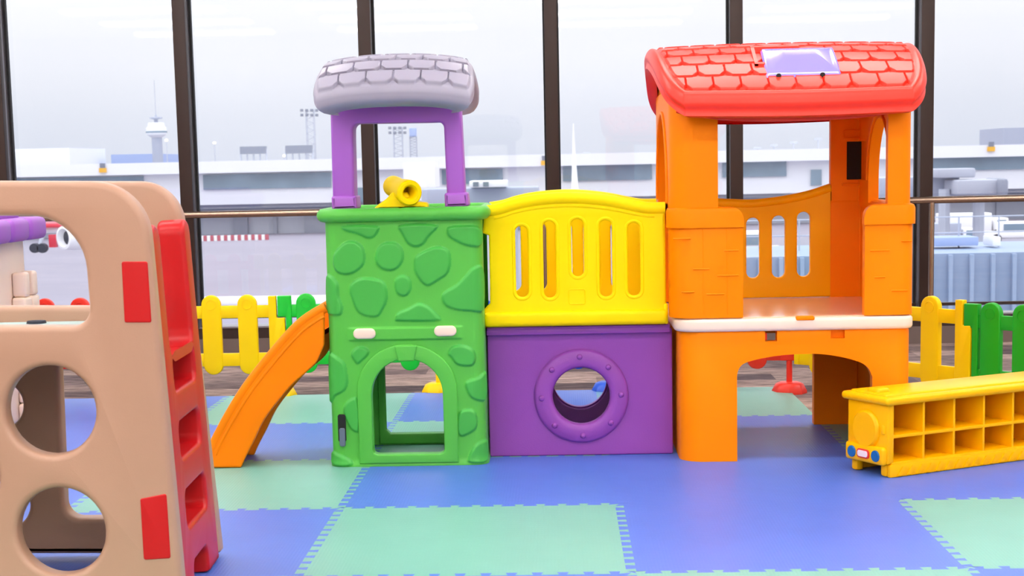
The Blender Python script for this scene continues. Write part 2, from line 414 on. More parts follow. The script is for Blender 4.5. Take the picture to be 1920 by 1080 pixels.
# ================================================================== GREEN TOWER
TX0, TX1, TYF, TYB, TZ = -.142, .492, .82, 1.37, 1.035
tw = thing('play_tower', (.175, 1.09, 0), 'green stone-patterned toy castle tower with a purple arch and grey shingled canopy', 'play tower')
def zoomed(pts): return [(380+a/2.077, 380+b/2.077) for a, b in pts]
STONES = [
 [(525,85),(690,85),(692,105),(670,140),(640,145),(605,125),(550,115)],
 [(745,80),(925,80),(915,105),(880,135),(865,165),(830,180),(795,165),(775,125)],
 [(950,85),(1105,85),(1105,180),(1030,175),(965,145),(945,120)],
 [(515,185),(550,150),(590,145),(625,165),(637,210),(630,250),(580,285),(530,283),(505,255),(502,215)],
 [(665,215),(680,165),(720,148),(765,155),(787,195),(783,235),(750,270),(705,268),(675,245)],
 [(825,205),(870,180),(915,165),(960,178),(972,225),(960,280),(920,305),(878,332),(850,315),(820,270),(818,235)],
 [(742,310),(755,285),(785,278),(812,295),(817,335),(800,365),(775,370),(750,355)],
 [(565,340),(575,310),(610,290),(650,288),(705,300),(722,340),(722,385),(700,425),(685,450),(630,448),(595,425),(580,380)],
 [(460,270),(510,285),(535,320),(530,360),(548,400),(545,440),(515,445),(460,440)],
 [(1115,235),(1050,245),(1020,285),(985,320),(935,345),(925,375),(945,410),(1000,425),(1040,425),(1115,440)],
 [(745,455),(755,425),(800,410),(840,385),(880,400),(905,425),(930,450),(930,466),(745,466)],
 [(570,590),(590,562),(620,555),(650,570),(650,595),(620,620),(603,637),(585,615)],
 [(950,590),(960,560),(1000,548),(1045,560),(1068,590),(1062,635),(1030,643),(985,635),(965,605)],
 [(470,570),(530,600),(558,625),(565,670),(570,700),(555,740),(515,755),(500,785),(470,790)],
 [(540,800),(570,760),(610,752),(618,905),(575,890),(555,845)],
 [(1015,700),(1040,685),(1070,680),(1095,660),(1125,650),(1125,785),(1060,775),(1030,750)],
 [(988,810),(1040,797),(1068,815),(1075,865),(1060,895),(988,925)],
 [(480,960),(540,980),(585,1000),(590,1030),(480,1030)],
 [(1030,990),(1050,950),(1070,930),(1095,925),(1130,920),(1130,1018),(1030,1018)]]
R0 = .055
per = rrect_path(TX0, TYF, TX1, TYB, R0, 8)           # ccw from front-left corner arc
def resample(path, step_fn):
    "dense closed path with normals; also arc coordinate along the front"
    pts = [Vector(p) for p in path]; o = []
    for i in range(len(pts)):
        a, b = pts[i], pts[(i+1) % len(pts)]; L = (b-a).length
        n = max(1, int(math.ceil(L/step_fn((a+b)/2))))
        for k in range(n): o.append(a.lerp(b, k/n))
    return o
pp = resample(per, lambda p: .0035 if p.y < TYF+.10 else .03)
N = len(pp)
nrm = []
for i in range(N):
    t = (pp[(i+1) % N]-pp[i-1]).normalized(); nrm.append(Vector((t.y, -t.x)))
# front coordinate: unrolled distance from the centre of the front
ic = min(range(N), key=lambda i: abs(pp[i].x-(TX0+TX1)/2)+(10 if pp[i].y > TYF+.02 else 0))
front = [0]*N; acc = 0
front[ic] = pp[ic].x
for k in range(1, N//2):
    i = (ic+k) % N; front[i] = front[(i-1) % N]+(pp[i]-pp[(i-1) % N]).length
for k in range(1, N-N//2+1):
    i = (ic-k) % N; front[i] = front[(i+1) % N]-(pp[i]-pp[(i+1) % N]).length
zs = np.linspace(0.0, TZ-.01, 290)
G = np.array([(front[i], z) for z in zs for i in range(N)])
H = np.zeros(len(G)); mask_y = np.array([pp[i].y < TYF+.09 for i in range(N)]*len(zs))
stone = np.zeros(len(G), bool)
for st in STONES:
    lp = chaikin(px2(zoomed(st), TYF), 2)
    d = sdf(G, lp); h = .010*sstep(-d/.012)+.0
    H = np.maximum(H, h); stone |= (d < -.0015)
# horizontal band, with a crisp lower and upper edge
bz0, bz1 = at(760, 638, TYF).z, at(760, 612, TYF).z
b_ = .011*sstep((G[:, 1]-bz0)/.006)*sstep((bz1-G[:, 1])/.006)*sstep((.24-np.abs(G[:, 0]-.175))/.04)
H = np.maximum(H, b_); stone &= ~(b_ > .004)
H = np.where(mask_y, H, 0)
# gentle foot flare
H = H+.008*np.exp(-(G[:, 1]/.02)**2)
ax0, ax1 = at(697, 760, TYF).x, at(832, 760, TYF).x; az0 = at(765, 851, TYF).z; azt = at(765, 672, TYF).z
acx = (ax0+ax1)/2; ar = (ax1-ax0)/2
arch_in = [(ax0, az0), (ax1, az0)]+[(acx+ar*math.cos(t), (azt-ar)+ar*math.sin(t)) for t in np.linspace(0, math.pi, 25)]
ain = sdf(G, arch_in) < .006
verts = []
for q in range(len(G)):
    i = q % N; p = pp[i]+nrm[i]*H[q]; verts.append((p.x, p.y, G[q, 1]))
mb = MB(); mb.v = verts
openL = lambda p, z: (p.x < TX0+.01 and TYF+.10 < p.y < TYB-.08 and z > .62)
def in_rear(p, z): return p.y > TYB-.01 and abs(p.x-acx) < ar and az0 < z < azt-.03
def in_right(p, z): return p.x > TX1-.01 and TYF+.10 < p.y < TYB-.08 and .60 < z < 1.0
for a in range(len(zs)-1):
    for i in range(N):
        q = a*N+i; j = (i+1) % N
        if ain[q] and mask_y[q] and ain[q+N]: continue
        p = pp[i]; z = zs[a]
        if openL(p, z) or in_rear(p, z) or in_right(p, z): continue
        mb.f.append((a*N+i, a*N+j, (a+1)*N+j, (a+1)*N+i)); mb.m.append(1 if stone[q] and mask_y[q] else 0); mb.sm.append(True)
# inner skin
per2 = rrect_path(TX0+.03, TYF+.03, TX1-.03, TYB-.03, .03, 4); p2 = resample(per2, lambda p: .03)
vs = []; fs = []; n2 = len(p2); z2 = np.linspace(0, TZ-.01, 36)
for z in z2: vs += [(p.x, p.y, z) for p in p2]
for a in range(len(z2)-1):
    for i in range(n2):
        c_ = (p2[i]+p2[(i+1) % n2])/2; z = (z2[a]+z2[a+1])/2
        if abs(c_.x-acx) < ar+.01 and (c_.y < TYF+.04 or c_.y > TYB-.04) and az0-.01 < z < azt: continue
        if c_.x < TX0+.04 and TYF+.10 < c_.y < TYB-.08 and z > .62: continue
        if c_.x > TX1-.04 and TYF+.10 < c_.y < TYB-.08 and .60 < z < 1.0: continue
        fs.append((a*n2+i, a*n2+(i+1) % n2, (a+1)*n2+(i+1) % n2, (a+1)*n2+i))
mb.add(vs, fs)
mb.build('tower_wall', ['green', 'green_stone'], tw, ang=75)
# arch surround with keystone
ow = at(858, 760, TYF).x-acx; otop = at(765, 645, TYF).z
outer = [(acx-ow, .012), (acx+ow, .012)]+[(acx+ow*math.cos(t), (otop-ow*.92)+ow*.92*math.sin(t)) for t in np.linspace(0, math.pi, 29)]
inner = fillet([(ax0+.002, az0), (ax1-.002, az0)], 0)+[(acx+(ar-.002)*math.cos(t), (azt-ar)+(ar-.002)*math.sin(t)) for t in np.linspace(0, math.pi, 25)]
inner = [(ax0+.02, az0), (ax1-.02, az0), (ax1-.006, az0+.006), (ax1, az0+.02)]+inner[2:]+[(ax0, az0+.02), (ax0+.006, az0+.006)]
fr = MB().mesh(slab([outer, inner], .062, .006), XZ(TYF+.018))
ks = px2([(740, 648), (783, 646), (777, 676), (747, 677)], TYF)
fr.mesh(slab([fillet(ks, .006)], .05, .006), XZ(TYF+.004))
fr.build('arch_surround', 'green', tw)
# rear opening frame
ri = [(acx-ar+.02, az0), (acx+ar-.02, az0), (acx+ar, az0+.02), (acx+ar, azt-.05), (acx+ar-.03, azt-.02), (acx-ar+.03, azt-.02), (acx-ar, azt-.05), (acx-ar, az0+.02)]
ro = rect(acx-ar-.03, .005, acx+ar+.03, azt+.02)
MB().mesh(slab([ro, ri], .05, .006), XZ(TYB-.018)).build('rear_surround', 'green', tw)
# top rim
rp = resample(rrect_path(TX0-.006, TYF-.006, TX1+.006, TYB+.006, .06, 8), lambda p: .01)
zt = at(755, 402, TYF-.01).z
rim = MB(); ys = .86
vs = []; n = len(rp); K = 12
for i, p in enumerate(rp):
    t = (rp[(i+1) % n]-rp[i-1]).normalized(); nn = Vector((t.y, -t.x))
    rr = .028
    for xx in (679, 752, 816):
        d = abs(p.x-at(xx, 400, TYF).x)
        if p.y < TYF+.03: rr -= .003*math.exp(-(d/.006)**2)
    for k in range(K):
        an = 2*math.pi*k/K; vs.append((p.x+nn.x*rr*math.cos(an), p.y+nn.y*rr*math.cos(an), zt+rr*math.sin(an)))
rim.add(vs, [(i*K+k, i*K+(k+1) % K, ((i+1) % n)*K+(k+1) % K, ((i+1) % n)*K+k) for i in range(n) for k in range(K)])
rim.build('top_rim', 'green', tw)
MB().box((TX0+.02, TYF+.02, .56), (TX1-.02, TYB-.02, .59)).build('deck', 'cream', tw)
for (px, py) in ((683.5, 625.5), (835, 620.5)):
    c = at(px, py, TYF-.012)
    MB().mesh(slab([fillet(rect(c.x-.045, c.z-.021, c.x+.045, c.z+.021), .0205, 8)], .022, .007), XZ(TYF-.012)).build('plug', 'cream', tw)
c = at(641, 803, TYF-.01)
MB().mesh(slab([fillet(rect(c.x-.016, c.z-.056, c.x+.016, c.z+.056), .008)], .016, .002), XZ(TYF-.002)).build('latch_slot', 'black', tw)
c = at(642, 820, TYF-.01)
MB().mesh(slab([fillet(rect(c.x-.012, c.z-.038, c.x+.012, c.z+.038), .008)], .016, .004), XZ(TYF-.008)).build('latch', 'latch', tw)
# purple arch
AY = .90
out_ = px2([(621, 190), (626, 372), (667, 372), (664, 258), (664, 232), (688, 232), (810, 230), (833, 229), (834, 252), (839, 366), (873, 365), (864, 186)], AY)
lpz = fillet(out_, [0, 0, 0, 0, .05, .012, .012, .05, 0, 0, 0, 0])
cn = MB().mesh(slab([lpz], .12, .012), XZ(AY+.02)).build('canopy_arch', 'canopy', tw)
for q in ([(621, 368), (668, 367), (670, 392), (622, 394)], [(833, 362), (876, 361), (879, 387), (834, 389)]):
    lp = px2(q, AY-.06); MB().mesh(slab([fillet(lp, .008)], .145, .012), XZ(AY+.012)).build('arch_foot', 'canopy', cn)

# barrel roof with moulded shingles, pillow edge and tapering skirt
def roof(parent, xc, hw0, hw1, yc, hd, z0, zr, er, skirt, sw, sh, mat_, pw=1.9, sag=0, name='roof', margin=.035, roll=0, cornr=.13, udrop=.012):
    def hwf(w): return (hw1+(hw0-hw1)*abs(w)**1.5)*(1-cornr*abs(w)**9)
    def zf(w, u): return z0+(zr-z0)*(1-abs(w)**pw)-sag*(1-u*u)*abs(w)**3-udrop*abs(u)**2.5
    nu, nw = int(hw1*780), int(hd*620)
    sst = lambda t: (lambda q: q*q*(3-2*q))(max(0, min(1, t)))
    def dens(n):                                            # denser towards the edges
        t = np.linspace(-1, 1, n); return np.sin(t*math.pi/2)*.35+t*.65
    U = dens(nu); W = dens(nw)
    sl = [0]
    for k in range(1, nw): sl.append(sl[-1]+math.hypot((W[k]-W[k-1])*hd, zf(W[k], 0)-zf(W[k-1], 0)))
    sl = np.array(sl); V = []
    for k, w_ in enumerate(W):
        dfe = min(sl[k], sl[-1]-sl[k])
        for u in U:
            x = u*hwf(w_); b = dfe-margin*.9
            r = math.floor(b/sh); bb = b/sh-r; xx = x/sw+(.5 if r % 2 else 0); a = (xx-math.floor(xx)-.5)
            cut = max(0, .34-bb)*.62
            dd = min((.5-abs(a)-cut)*sw, bb*sh, (1.04-bb)*sh)
            edx = (1-abs(u))*hwf(w_); edge = min(edx-margin, dfe-margin*.9)
            ek = max(0, min(1, edge/.008))
            h = -.004*ek+(.010+.005*(1-bb))*sst(dd/.0040)*ek
            d = min(edx, dfe); drop = er*(1-math.sqrt(max(0, 1-(1-d/er)**2))) if d < er else 0
            h += roll*max(0, 1-((d-margin*.52)/(margin*.46))**2)
            s_ = (zf(min(w_+.01, 1), u)-zf(max(w_-.01, -1), u))/(hd*(min(w_+.01, 1)-max(w_-.01, -1)))
            L = math.hypot(1, s_); V.append((xc+x, yc+w_*hd-s_/L*h, zf(w_, u)+h/L-drop))
    F = [(k*nu+i, k*nu+i+1, (k+1)*nu+i+1, (k+1)*nu+i) for k in range(nw-1) for i in range(nu-1)]
    m = MB(); m.add(V, F)
    bl = [i for i in range(nu)]+[k*nu+nu-1 for k in range(1, nw)]+[(nw-1)*nu+i for i in range(nu-2, -1, -1)]+[k*nu for k in range(nw-2, 0, -1)]
    n0 = len(bl); base = [Vector(V[i]) for i in bl]; rings = [bl]
    vs = []
    for off, dz in skirt:
        ring_ = []
        for p in base:
            q = Vector((p.x-xc, p.y-yc)); wx = max(-1, min(1, q.y/hd))
            ux = q.x/hwf(wx); fx = abs(ux)**6; fy = abs(wx)**6
            ring_.append(Vector((p.x-math.copysign(off*min(1, fx*1.0), q.x), p.y-math.copysign(off*min(1, fy), q.y), p.z-dz)))
        vs += ring_
    o = len(m.v); m.v += [tuple(v) for v in vs]
    allr = [bl]+[list(range(o+k*n0, o+(k+1)*n0)) for k in range(len(skirt))]
    for A, B in zip(allr[:-1], allr[1:]):
        for i in range(n0): m.f.append((A[i], A[(i+1) % n0], B[(i+1) % n0], B[i])); m.m.append(0); m.sm.append(True)
    U2 = np.linspace(-.97, .97, 30); W2 = np.linspace(-.97, .97, 30); dz = .022
    m.add([(xc+u*hwf(w_), yc+w_*hd, zf(w_, u)-dz-.02) for w_ in W2 for u in U2], [(k*30+i, k*30+i+1, (k+1)*30+i+1, (k+1)*30+i) for k in range(29) for i in range(29)])
    return m.build(name, mat_, parent, ang=60), zf, hwf
roof(tw, .168, .325, .300, .90, .245, 1.523, 1.650, .028, [(-.003, .010), (-.001, .020), (.010, .032), (.026, .042), (.050, .048), (.08, .050)], .107, .078, 'greyroof', pw=2.0, name='canopy_roof', margin=.014, cornr=.08, udrop=.030)
# telescope
tl = MB(); a = at(737, 349, 1.0); b = at(769, 362, .80); ax = (b-a); L = ax.length; ax.normalize()
tl.rev([(0, -.012), (.034, -.01), (.043, 0), (.043, .04), (.040, .06), (.043, L*.5), (.048, L*.7), (.051, L-.015), (.051, L-.006), (.046, L), (.034, L), (.027, L-.006), (.024, L-.02), (.022, L-.12), (0, L-.13)], a, ax, 28)
te = tl.build('telescope', 'yellow', tw)
mnt = MB(); c = at(752, 386, .90)
prof = fillet([(c.x-.115, c.z-.014), (c.x+.115, c.z-.014), (c.x+.11, c.z+.012), (c.x+.055, c.z+.018), (c.x+.03, c.z+.055), (c.x-.03, c.z+.055), (c.x-.055, c.z+.03), (c.x-.085, c.z+.01)], .012)
mnt.mesh(slab([prof], .09, .012), XZ(.885)); mnt.build('telescope_mount', 'yellow', te)

# ================================================================== SLIDE
sl_up = px2([(608, 573), (587, 584), (558, 605), (524, 641), (486, 687), (457, 726), (433, 764), (414, 798), (399, 828), (390, 855), (386, 880)], .84)
sl_lo = px2([(608, 646), (594, 678), (573, 699), (548, 721), (520, 754), (495, 788), (476, 827), (460, 858), (452, 878)], .84)
sl_up = [p for p in sl_up]; sl_lo = [(x, max(z, 0.0)) for x, z in sl_lo]; sl_up = [(x, max(z, .002)) for x, z in sl_up]
slt = thing('slide', (-.38, 1.0, 0), 'curved orange plastic slide leaning on the left side of the green tower', 'slide')
up = smooth_open([(x, z) if False else (x, z, 0) for x, z in sl_up], 6); lo = smooth_open([(x, z, 0) for x, z in sl_lo], 6)
up2 = [(p[0], p[1]) for p in up]; lo2 = [(p[0], max(0.001, p[1])) for p in lo]
loop = up2+lo2[::-1]
for yy in (.845, 1.14):
    MB().mesh(slab([loop], .035, .008), XZ(yy)).build('side_panel', 'orange_slide', slt)
for yy in (.845, 1.14):
    MB().tube([(p[0]+.006, yy, p[1]-.008) for p in up2 if p[1] > .02], .021, 14).build('rim', 'orange_slide', slt)
# chute floor between the sides, sunk below the rim
cv = []
for p in up2: cv.append((p[0]+.045, max(.012, p[1]-.075)))
vs = [(x, y, z) for x, z in cv for y in (.86, 1.125)]+[(x+.012, y, z-.014) for x, z in cv for y in (.86, 1.125)]
n = len(cv); fs = [(2*i, 2*i+1, 2*i+3, 2*i+2) for i in range(n-1)]+[(2*n+2*i, 2*n+2*i+1, 2*n+2*i+3, 2*n+2*i+2) for i in range(n-1)]
MB().add(vs, fs).build('chute', 'orange_slide', slt)
# moulded line below the rim on the near side
ln = MB(); ln.tube([(p[0]+.020, .829, p[1]-.034) for p in up2[3:] if p[1] > .08], .006, 8); ln.build('rib', 'orange_slide', slt)

# ================================================================== TUNNEL WALL
tn = thing('crawl_tunnel', (.88, 1.27, 0), 'purple crawl tunnel wall with riveted round porthole between tower and playhouse', 'play tunnel')
PX0, PX1, PZ, PY, PYB = .497, 1.262, .537, 1.0, 1.52
cc = at(1090, 742, PY); rr = .123
for yy, nm in ((PY+.02, 'front_panel'), (PYB-.02, 'rear_panel')):
    MB().mesh(slab([fillet(rect(PX0, 0, PX1, PZ-.01), .01), circ(cc.x, cc.z, rr+.004)], .04, .006), XZ(yy)).build(nm, 'purple', tn)
def ring(y, sgn): 
    return MB().rev([(rr-.004, .03), (rr-.004, -.008), (rr+.004, -.018), (rr+.02, -.022), (rr+.062, -.020), (rr+.071, -.012), (rr+.074, 0), (rr+.074, .015), (rr, .03)], (cc.x, y, cc.z), (0, sgn, 0), 56, close=True)
rg = ring(PY, 1).build('porthole_ring', 'purple', tn)
for k in range(8):
    an = math.pi*2*k/8+.03; p = (cc.x+.165*math.cos(an), PY-.021, cc.z+.165*math.sin(an))
    MB().rev([(.012, 0), (.011, -.005), (.007, -.009), (0, -.0105)], p, (0, 1, 0), 14).build('rivet', 'purple', rg)
ring(PYB, -1).build('rear_ring', 'purple', tn)
lip = MB().box((PX0-.002, PY-.030, PZ-.026), (PX1-.010, PYB+.02, PZ), .007)
lip.box((PX0, PY-.032, PZ-.004), (PX1-.010, PY-.018, PZ+.009), .004)
lip.build('top_ledge', 'purple', tn)

# ================================================================== BRIDGE RAILINGS
br = thing('play_bridge', (.88, 1.25, PZ), 'yellow slatted bridge with arched railings above the purple tunnel wall', 'play bridge')
def top_curve(Y):
    return px2([(908, 391), (936, 386), (965, 377), (1000, 370), (1040, 366), (1075, 365), (1110, 367), (1150, 372), (1185, 379), (1215, 384), (1247, 384)], Y)
FY = .95
tcv = top_curve(FY); tcs = [(p[0], p[1]) for p in smooth_open([(a, b, 0) for a, b in tcv], 6)]
x0, x1 = at(905, 500, FY).x, at(1249, 500, FY).x; zb = PZ+.012
body = tcs[::-1]+[(x0+.004, tcs[0][1]-.10), (x0+.028, tcs[0][1]-.11), (x0+.028, zb+.10), (x0+.0, zb+.07), (x0+.0, zb), (x1, zb)]
def slotpx(cx, y0, y1, hw, Y):
    a = at(cx, y0, Y); b = at(cx, y1, Y); r = hw
    return fillet([(a.x-r, b.z), (a.x+r, b.z), (a.x+r, a.z), (a.x-r, a.z)], r*.98, 8)
sl5 = [slotpx(x, a, b, .0335, FY) for x, a, b in ((977, 420, 561), (1029, 411, 562), (1082, 407, 522), (1135, 409, 560), (1188, 414, 558))]
m = MB().mesh(slab([body]+sl5, .045, .009), XZ(FY+.02))
for s_ in sl5:                                            # moulded lips
    m.tube([(x, FY+.004, z) for x, z in s_], .009, 10, closed=True)
m.tube([(x, FY+.012, z-.014) for x, z in tcs], .026, 14)
inset = [(p[0], p[1]-.045) for p in tcs[4:-4]]
m.tube([(x, FY+.002, z) for x, z in inset], .008, 10)
m.box((x0, FY-.022, zb), (x1+.006, FY+.03, zb+.062), .02, 4)
m.box((x1-.01, FY-.012, zb), (x1+.006, FY+.04, zb+.085), .012, 3)
sq = at(1082, 556, FY)
sqp = fillet(rect(sq.x-.033, sq.z-.030, sq.x+.033, sq.z+.030), .008)
m.tube([(x, FY-.002, z) for x, z in sqp], .003, 6, closed=True)
m.build('front_railing', 'yellow', br)
BYR = 1.56
tcb = [(x, z) for x, z in tcs]
b0 = [(x, z) for x, z in tcb[::-1]]+[(x0, zb), (x1, zb)]
slr = []
for cxp in (962, 1010, 1058, 1109, 1160):
    a = at(cxp, 480, BYR); slr.append(fillet([(a.x-.035, .65), (a.x+.035, .65), (a.x+.035, .955), (a.x-.035, .955)], .034, 8))
m = MB().mesh(slab([b0]+slr, .045, .009), XZ(BYR)); m.tube([(x, BYR, z-.014) for x, z in tcb], .026, 12); m.box((x0, BYR-.02, zb), (x1, BYR+.02, zb+.062), .015)
m.build('rear_railing', 'yellow', br)
MB().box((x0+.0, FY+.045, PZ+.002), (x1, BYR-.03, PZ+.024), .004).build('deck', 'orange', br)

# ================================================================== ORANGE PLAYHOUSE
HX0, HX1, HY0, HY1 = 1.268, 2.205, .80, 1.76
ho = thing('playhouse', ((HX0+HX1)/2, (HY0+HY1)/2, 0), 'tall orange toy playhouse on arched legs with red shingled roof', 'playhouse')
DZ0, DZ1 = .528, .580
# --- base: rounded shell with arches
def arch_loop(x0, x1, zs_, zt_, r, z0=-.05):
    xc = (x0+x1)/2; hw = (x1-x0)/2
    o = [(x0, z0), (x1, z0), (x1, zs_)]
    for t in np.linspace(0, math.pi, 31)[1:-1]:
        c_, s_ = math.cos(t), math.sin(t)
        o.append((xc+hw*math.copysign(abs(c_)**.55, c_), zs_+(zt_-zs_)*abs(s_)**.75))
    o.append((x0, zs_)); return o
def boolean(mb, cutters, name, mats, parent, extra=None, key=None):
    o = mb.build(name, mats, parent)
    dg = bpy.context.evaluated_depsgraph_get
    cs = []
    for c_ in cutters:
        k = c_.build('cutter', mats if not isinstance(mats, list) else mats[0], parent); cs.append(k)
        md = o.modifiers.new('b', 'BOOLEAN'); md.operation = 'DIFFERENCE'; md.object = k; md.solver = 'EXACT'
    d = dg(); d.update(); me = bpy.data.meshes.new_from_object(o.evaluated_get(d))
    o.modifiers.clear(); old = o.data; o.data = me
    for k in cs: bpy.data.objects.remove(k)
    bm = bmesh.new(); bm.from_mesh(me); bm.to_mesh(me); bm.free()
    for p in me.polygons: p.use_smooth = True
    try: me.set_sharp_from_angle(angle=math.radians(35))
    except Exception: pass
    me.name = name
    if extra:
        bm = bmesh.new(); bm.from_mesh(me); og = ORG[parent.name]; t_ = bpy.data.meshes.new('t')
        t_.from_pydata([(a-og.x, b-og.y, c-og.z) for a, b, c in extra.v], [], extra.f); bm.from_mesh(t_); bm.to_mesh(me); bm.free()
    if key:
        og = ORG[parent.name]; ks = {}
        for p in me.polygons: ks.setdefault(key(p.center.x+og.x, p.center.y+og.y), []).append(p.index)
        for n_, (kk, ids) in enumerate(ks.items()):
            b2 = bmesh.new(); b2.from_mesh(me); b2.faces.ensure_lookup_table(); keep = set(ids)
            bmesh.ops.delete(b2, geom=[f for f in b2.faces if f.index not in keep], context='FACES')
            m2 = bpy.data.meshes.new(name); b2.to_mesh(m2); b2.free()
            for mm in me.materials: m2.materials.append(mm)
            q = bpy.data.objects.new(name, m2); C.objects.link(q); q.parent = parent; ORG[q.name] = ORG[parent.name]
        bpy.data.objects.remove(o); return None
    return o
def ring_shell(x0, y0, x1, y1, z0, z1, r, th, bev=.012, n=8):
    "closed hollow rounded-rect wall"
    prof = [(0, z0), (0, z1-bev), (-bev*.3, z1-bev*.3), (-bev, z1), (-th+bev, z1), (-th+bev*.3, z1-bev*.3), (-th, z1-bev), (-th, z0)]
    vs = []; m_ = len(prof)
    for off, z in prof:
        loop = fillet(rect(x0-off, y0-off, x1+off, y1+off), r if not isinstance(r, (list, tuple)) else [max(.004, q+off) for q in r], n) if isinstance(r, (list, tuple)) else fillet(rect(x0-off, y0-off, x1+off, y1+off), max(.004, r+off), n)
        vs += [(a, b, z) for a, b in loop]
    k = len(vs)//m_; fs = []
    for i in range(m_):
        j = (i+1) % m_
        for q in range(k): fs.append((i*k+q, i*k+(q+1) % k, j*k+(q+1) % k, j*k+q))
    return MB().add(vs, fs)
def shell(x0, y0, x1, y1, z0, z1, r, th, bev=.012):
    m = ring_shell(x0, y0, x1, y1, z0, z1, r, th, bev)
    return m
# fix sign of the profile: negative offsets move inwards
def ring_shell(x0, y0, x1, y1, z0, z1, r, th, bev=.012, n=8):
    rs = r if isinstance(r, (list, tuple)) else [r]*4
    prof = [(0, z0), (0, z1-bev), (bev*.3, z1-bev*.3), (bev, z1), (th-bev, z1), (th-bev*.3, z1-bev*.3), (th, z1-bev), (th, z0)]
    vs = []; m_ = len(prof)
    for off, z in prof:
        vs += [(a, b, z) for a, b in fillet(rect(x0+off, y0+off, x1-off, y1-off), [max(.006, q-off) for q in rs], n)]
    k = len(vs)//m_; fs = []
    for i in range(m_):
        j = (i+1) % m_
        for q in range(k): fs.append((i*k+q, i*k+(q+1) % k, j*k+(q+1) % k, j*k+q))
    return MB().add(vs, fs)
ax0_, ax1_ = at(1382, 800, HY0).x, at(1637, 700, HY0).x
zsp = at(1385, 706, HY0).z; ztp = at(1500, 663, HY0).z
arc_f = px2([(1382, 706), (1385, 693), (1395, 682), (1420, 674), (1460, 667), (1500, 664), (1540, 664), (1580, 670), (1612, 679), (1628, 690), (1636, 706)], HY0)
arc_f = [(p[0], p[1]) for p in smooth_open([(a, b, 0) for a, b in arc_f], 5)]
cutf = MB().mesh(slab([[(arc_f[0][0], -.05), (arc_f[-1][0], -.05)]+arc_f[::-1]], .5, .0005), XZ(HY0))
ax2, ax3 = at(1350, 700, HY1).x, at(1523, 700, HY1).x
cutb = MB().mesh(slab([arch_loop(ax2, ax3, zsp-.03, ztp-.01, 0)], .4, .0005), XZ(HY1))
base = ring_shell(HX0+.012, HY0+.002, HX1-.002, HY1, 0, DZ0+.004, [.10, .06, .06, .06], .055)
# two dark notches under the deck rim
n1 = at(1446, 632, HY0); n2_ = at(1571, 627, HY0)
c1 = MB().box((n1.x-.024, HY0-.05, n1.z-.018), (n1.x+.024, HY0+.08, n1.z+.03)); c2 = MB().box((n2_.x-.028, HY0-.05, n2_.z-.016), (n2_.x+.028, HY0+.03, n2_.z+.03))
boolean(base, [cutf, cutb, c1, c2], 'base', 'orange', ho)
# --- deck
dk = MB(); lp = fillet(rect(HX0-.008, HY0-.012, HX1+.008, HY1+.01), [.10, .05, .05, .05], 8)
dk.mesh(slab([lp], DZ1-DZ0, .014), Matrix.Translation((0, 0, (DZ0+DZ1)/2)))
dk.build('deck_rim', 'cream', ho)
dl = MB().mesh(slab([fillet(rect(HX0+.02, HY0+.01, HX1-.02, HY1-.02), .05)], .008, .002), Matrix.Translation((0, 0, DZ1)))
dl.build('deck_top', 'deck', ho)
c = at(1510, 596, HY0-.012)
MB().box((c.x-.037, HY0-.018, c.z-.010), (c.x+.037, HY0+.03, DZ1+.006), .006).build('deck_clip', 'orange', ho)
# --- lower walls of the cabin: wings with a rounded cap band
WZ = 1.022
def walls(z0, z1, bev, grow=0.0):
    return ring_shell(HX0-.022-grow, HY0-.004-grow, HX1+.006+grow, HY1+grow, z0, z1, [.10, .05, .05, .05], .05+grow, bev)
xl, xr = at(1393, 500, HY0).x, at(1621, 500, HY0).x
zc = at(1330, 427, HY0).z
cut_front = MB().mesh(slab([fillet([(xl, DZ1-.1), (xr, DZ1-.1), (xr, WZ+.02), (xr+.08, WZ+.3), (xl-.08, WZ+.3), (xl, WZ+.02)], 0)], .35, .0005), XZ(HY0+.05))
xbl, xbr = 1.46, at(1554, 450, HY1).x
cut_back = MB().box((xbl, HY1-.2, DZ1-.1), (xbr, HY1+.2, 2))
cut_door = MB().box((HX0-.2, HY0+.16, DZ1-.1), (HX0+.12, HY1-.16, 2))
# moulded brick marks on the front wings
bk = MB()
for (a, b_, y) in ((1262, 1295, 448), (1300, 1330, 505), (1345, 1385, 517), (1278, 1302, 548), (1325, 1358, 552), (1358, 1385, 470), (1632, 1668, 470), (1690, 1710, 452), (1672, 1702, 545), (1640, 1660, 520)):
    p, q = at(a, y, HY0-.006), at(b_, y, HY0-.006)
    bk.tube([(p.x, HY0-.004, p.z), (q.x, HY0-.004, p.z)], .0035, 6)
for (xv, ya, yb) in ((1363, 430, 590), (1318, 430, 590)):
    p, q = at(xv, ya, HY0-.004), at(xv+2, yb, HY0-.004)
    bk.tube([(p.x, HY0-.0035, p.z), (p.x, HY0-.0035, q.z)], .002, 6)
KEY = lambda x, y: 'right' if x > 1.75 else ('front' if y < 1.28 else 'rear')
def corner_cut(x, sgn, zt, r=.05):
    arc = [(x-sgn*r+sgn*r*math.cos(t), zt-r+r*math.sin(t)) for t in np.linspace(0, math.pi/2, 9)]
    lp = [(x+sgn*.05, zt-r)]+arc+[(x-sgn*r, zt+.05), (x+sgn*.05, zt+.05)]
    return MB().mesh(slab([lp if sgn > 0 else lp[::-1]], .20, .0004), XZ(HY0))
m = walls(DZ1+.004, WZ, .016)
boolean(m, [MB().box((xl, HY0-.2, DZ1-.1), (xr, HY0+.2, 2)), corner_cut(xl-.001, 1, WZ), corner_cut(xr+.001, -1, WZ), cut_back, cut_door], 'lower_wall', 'orange', ho, bk, KEY)
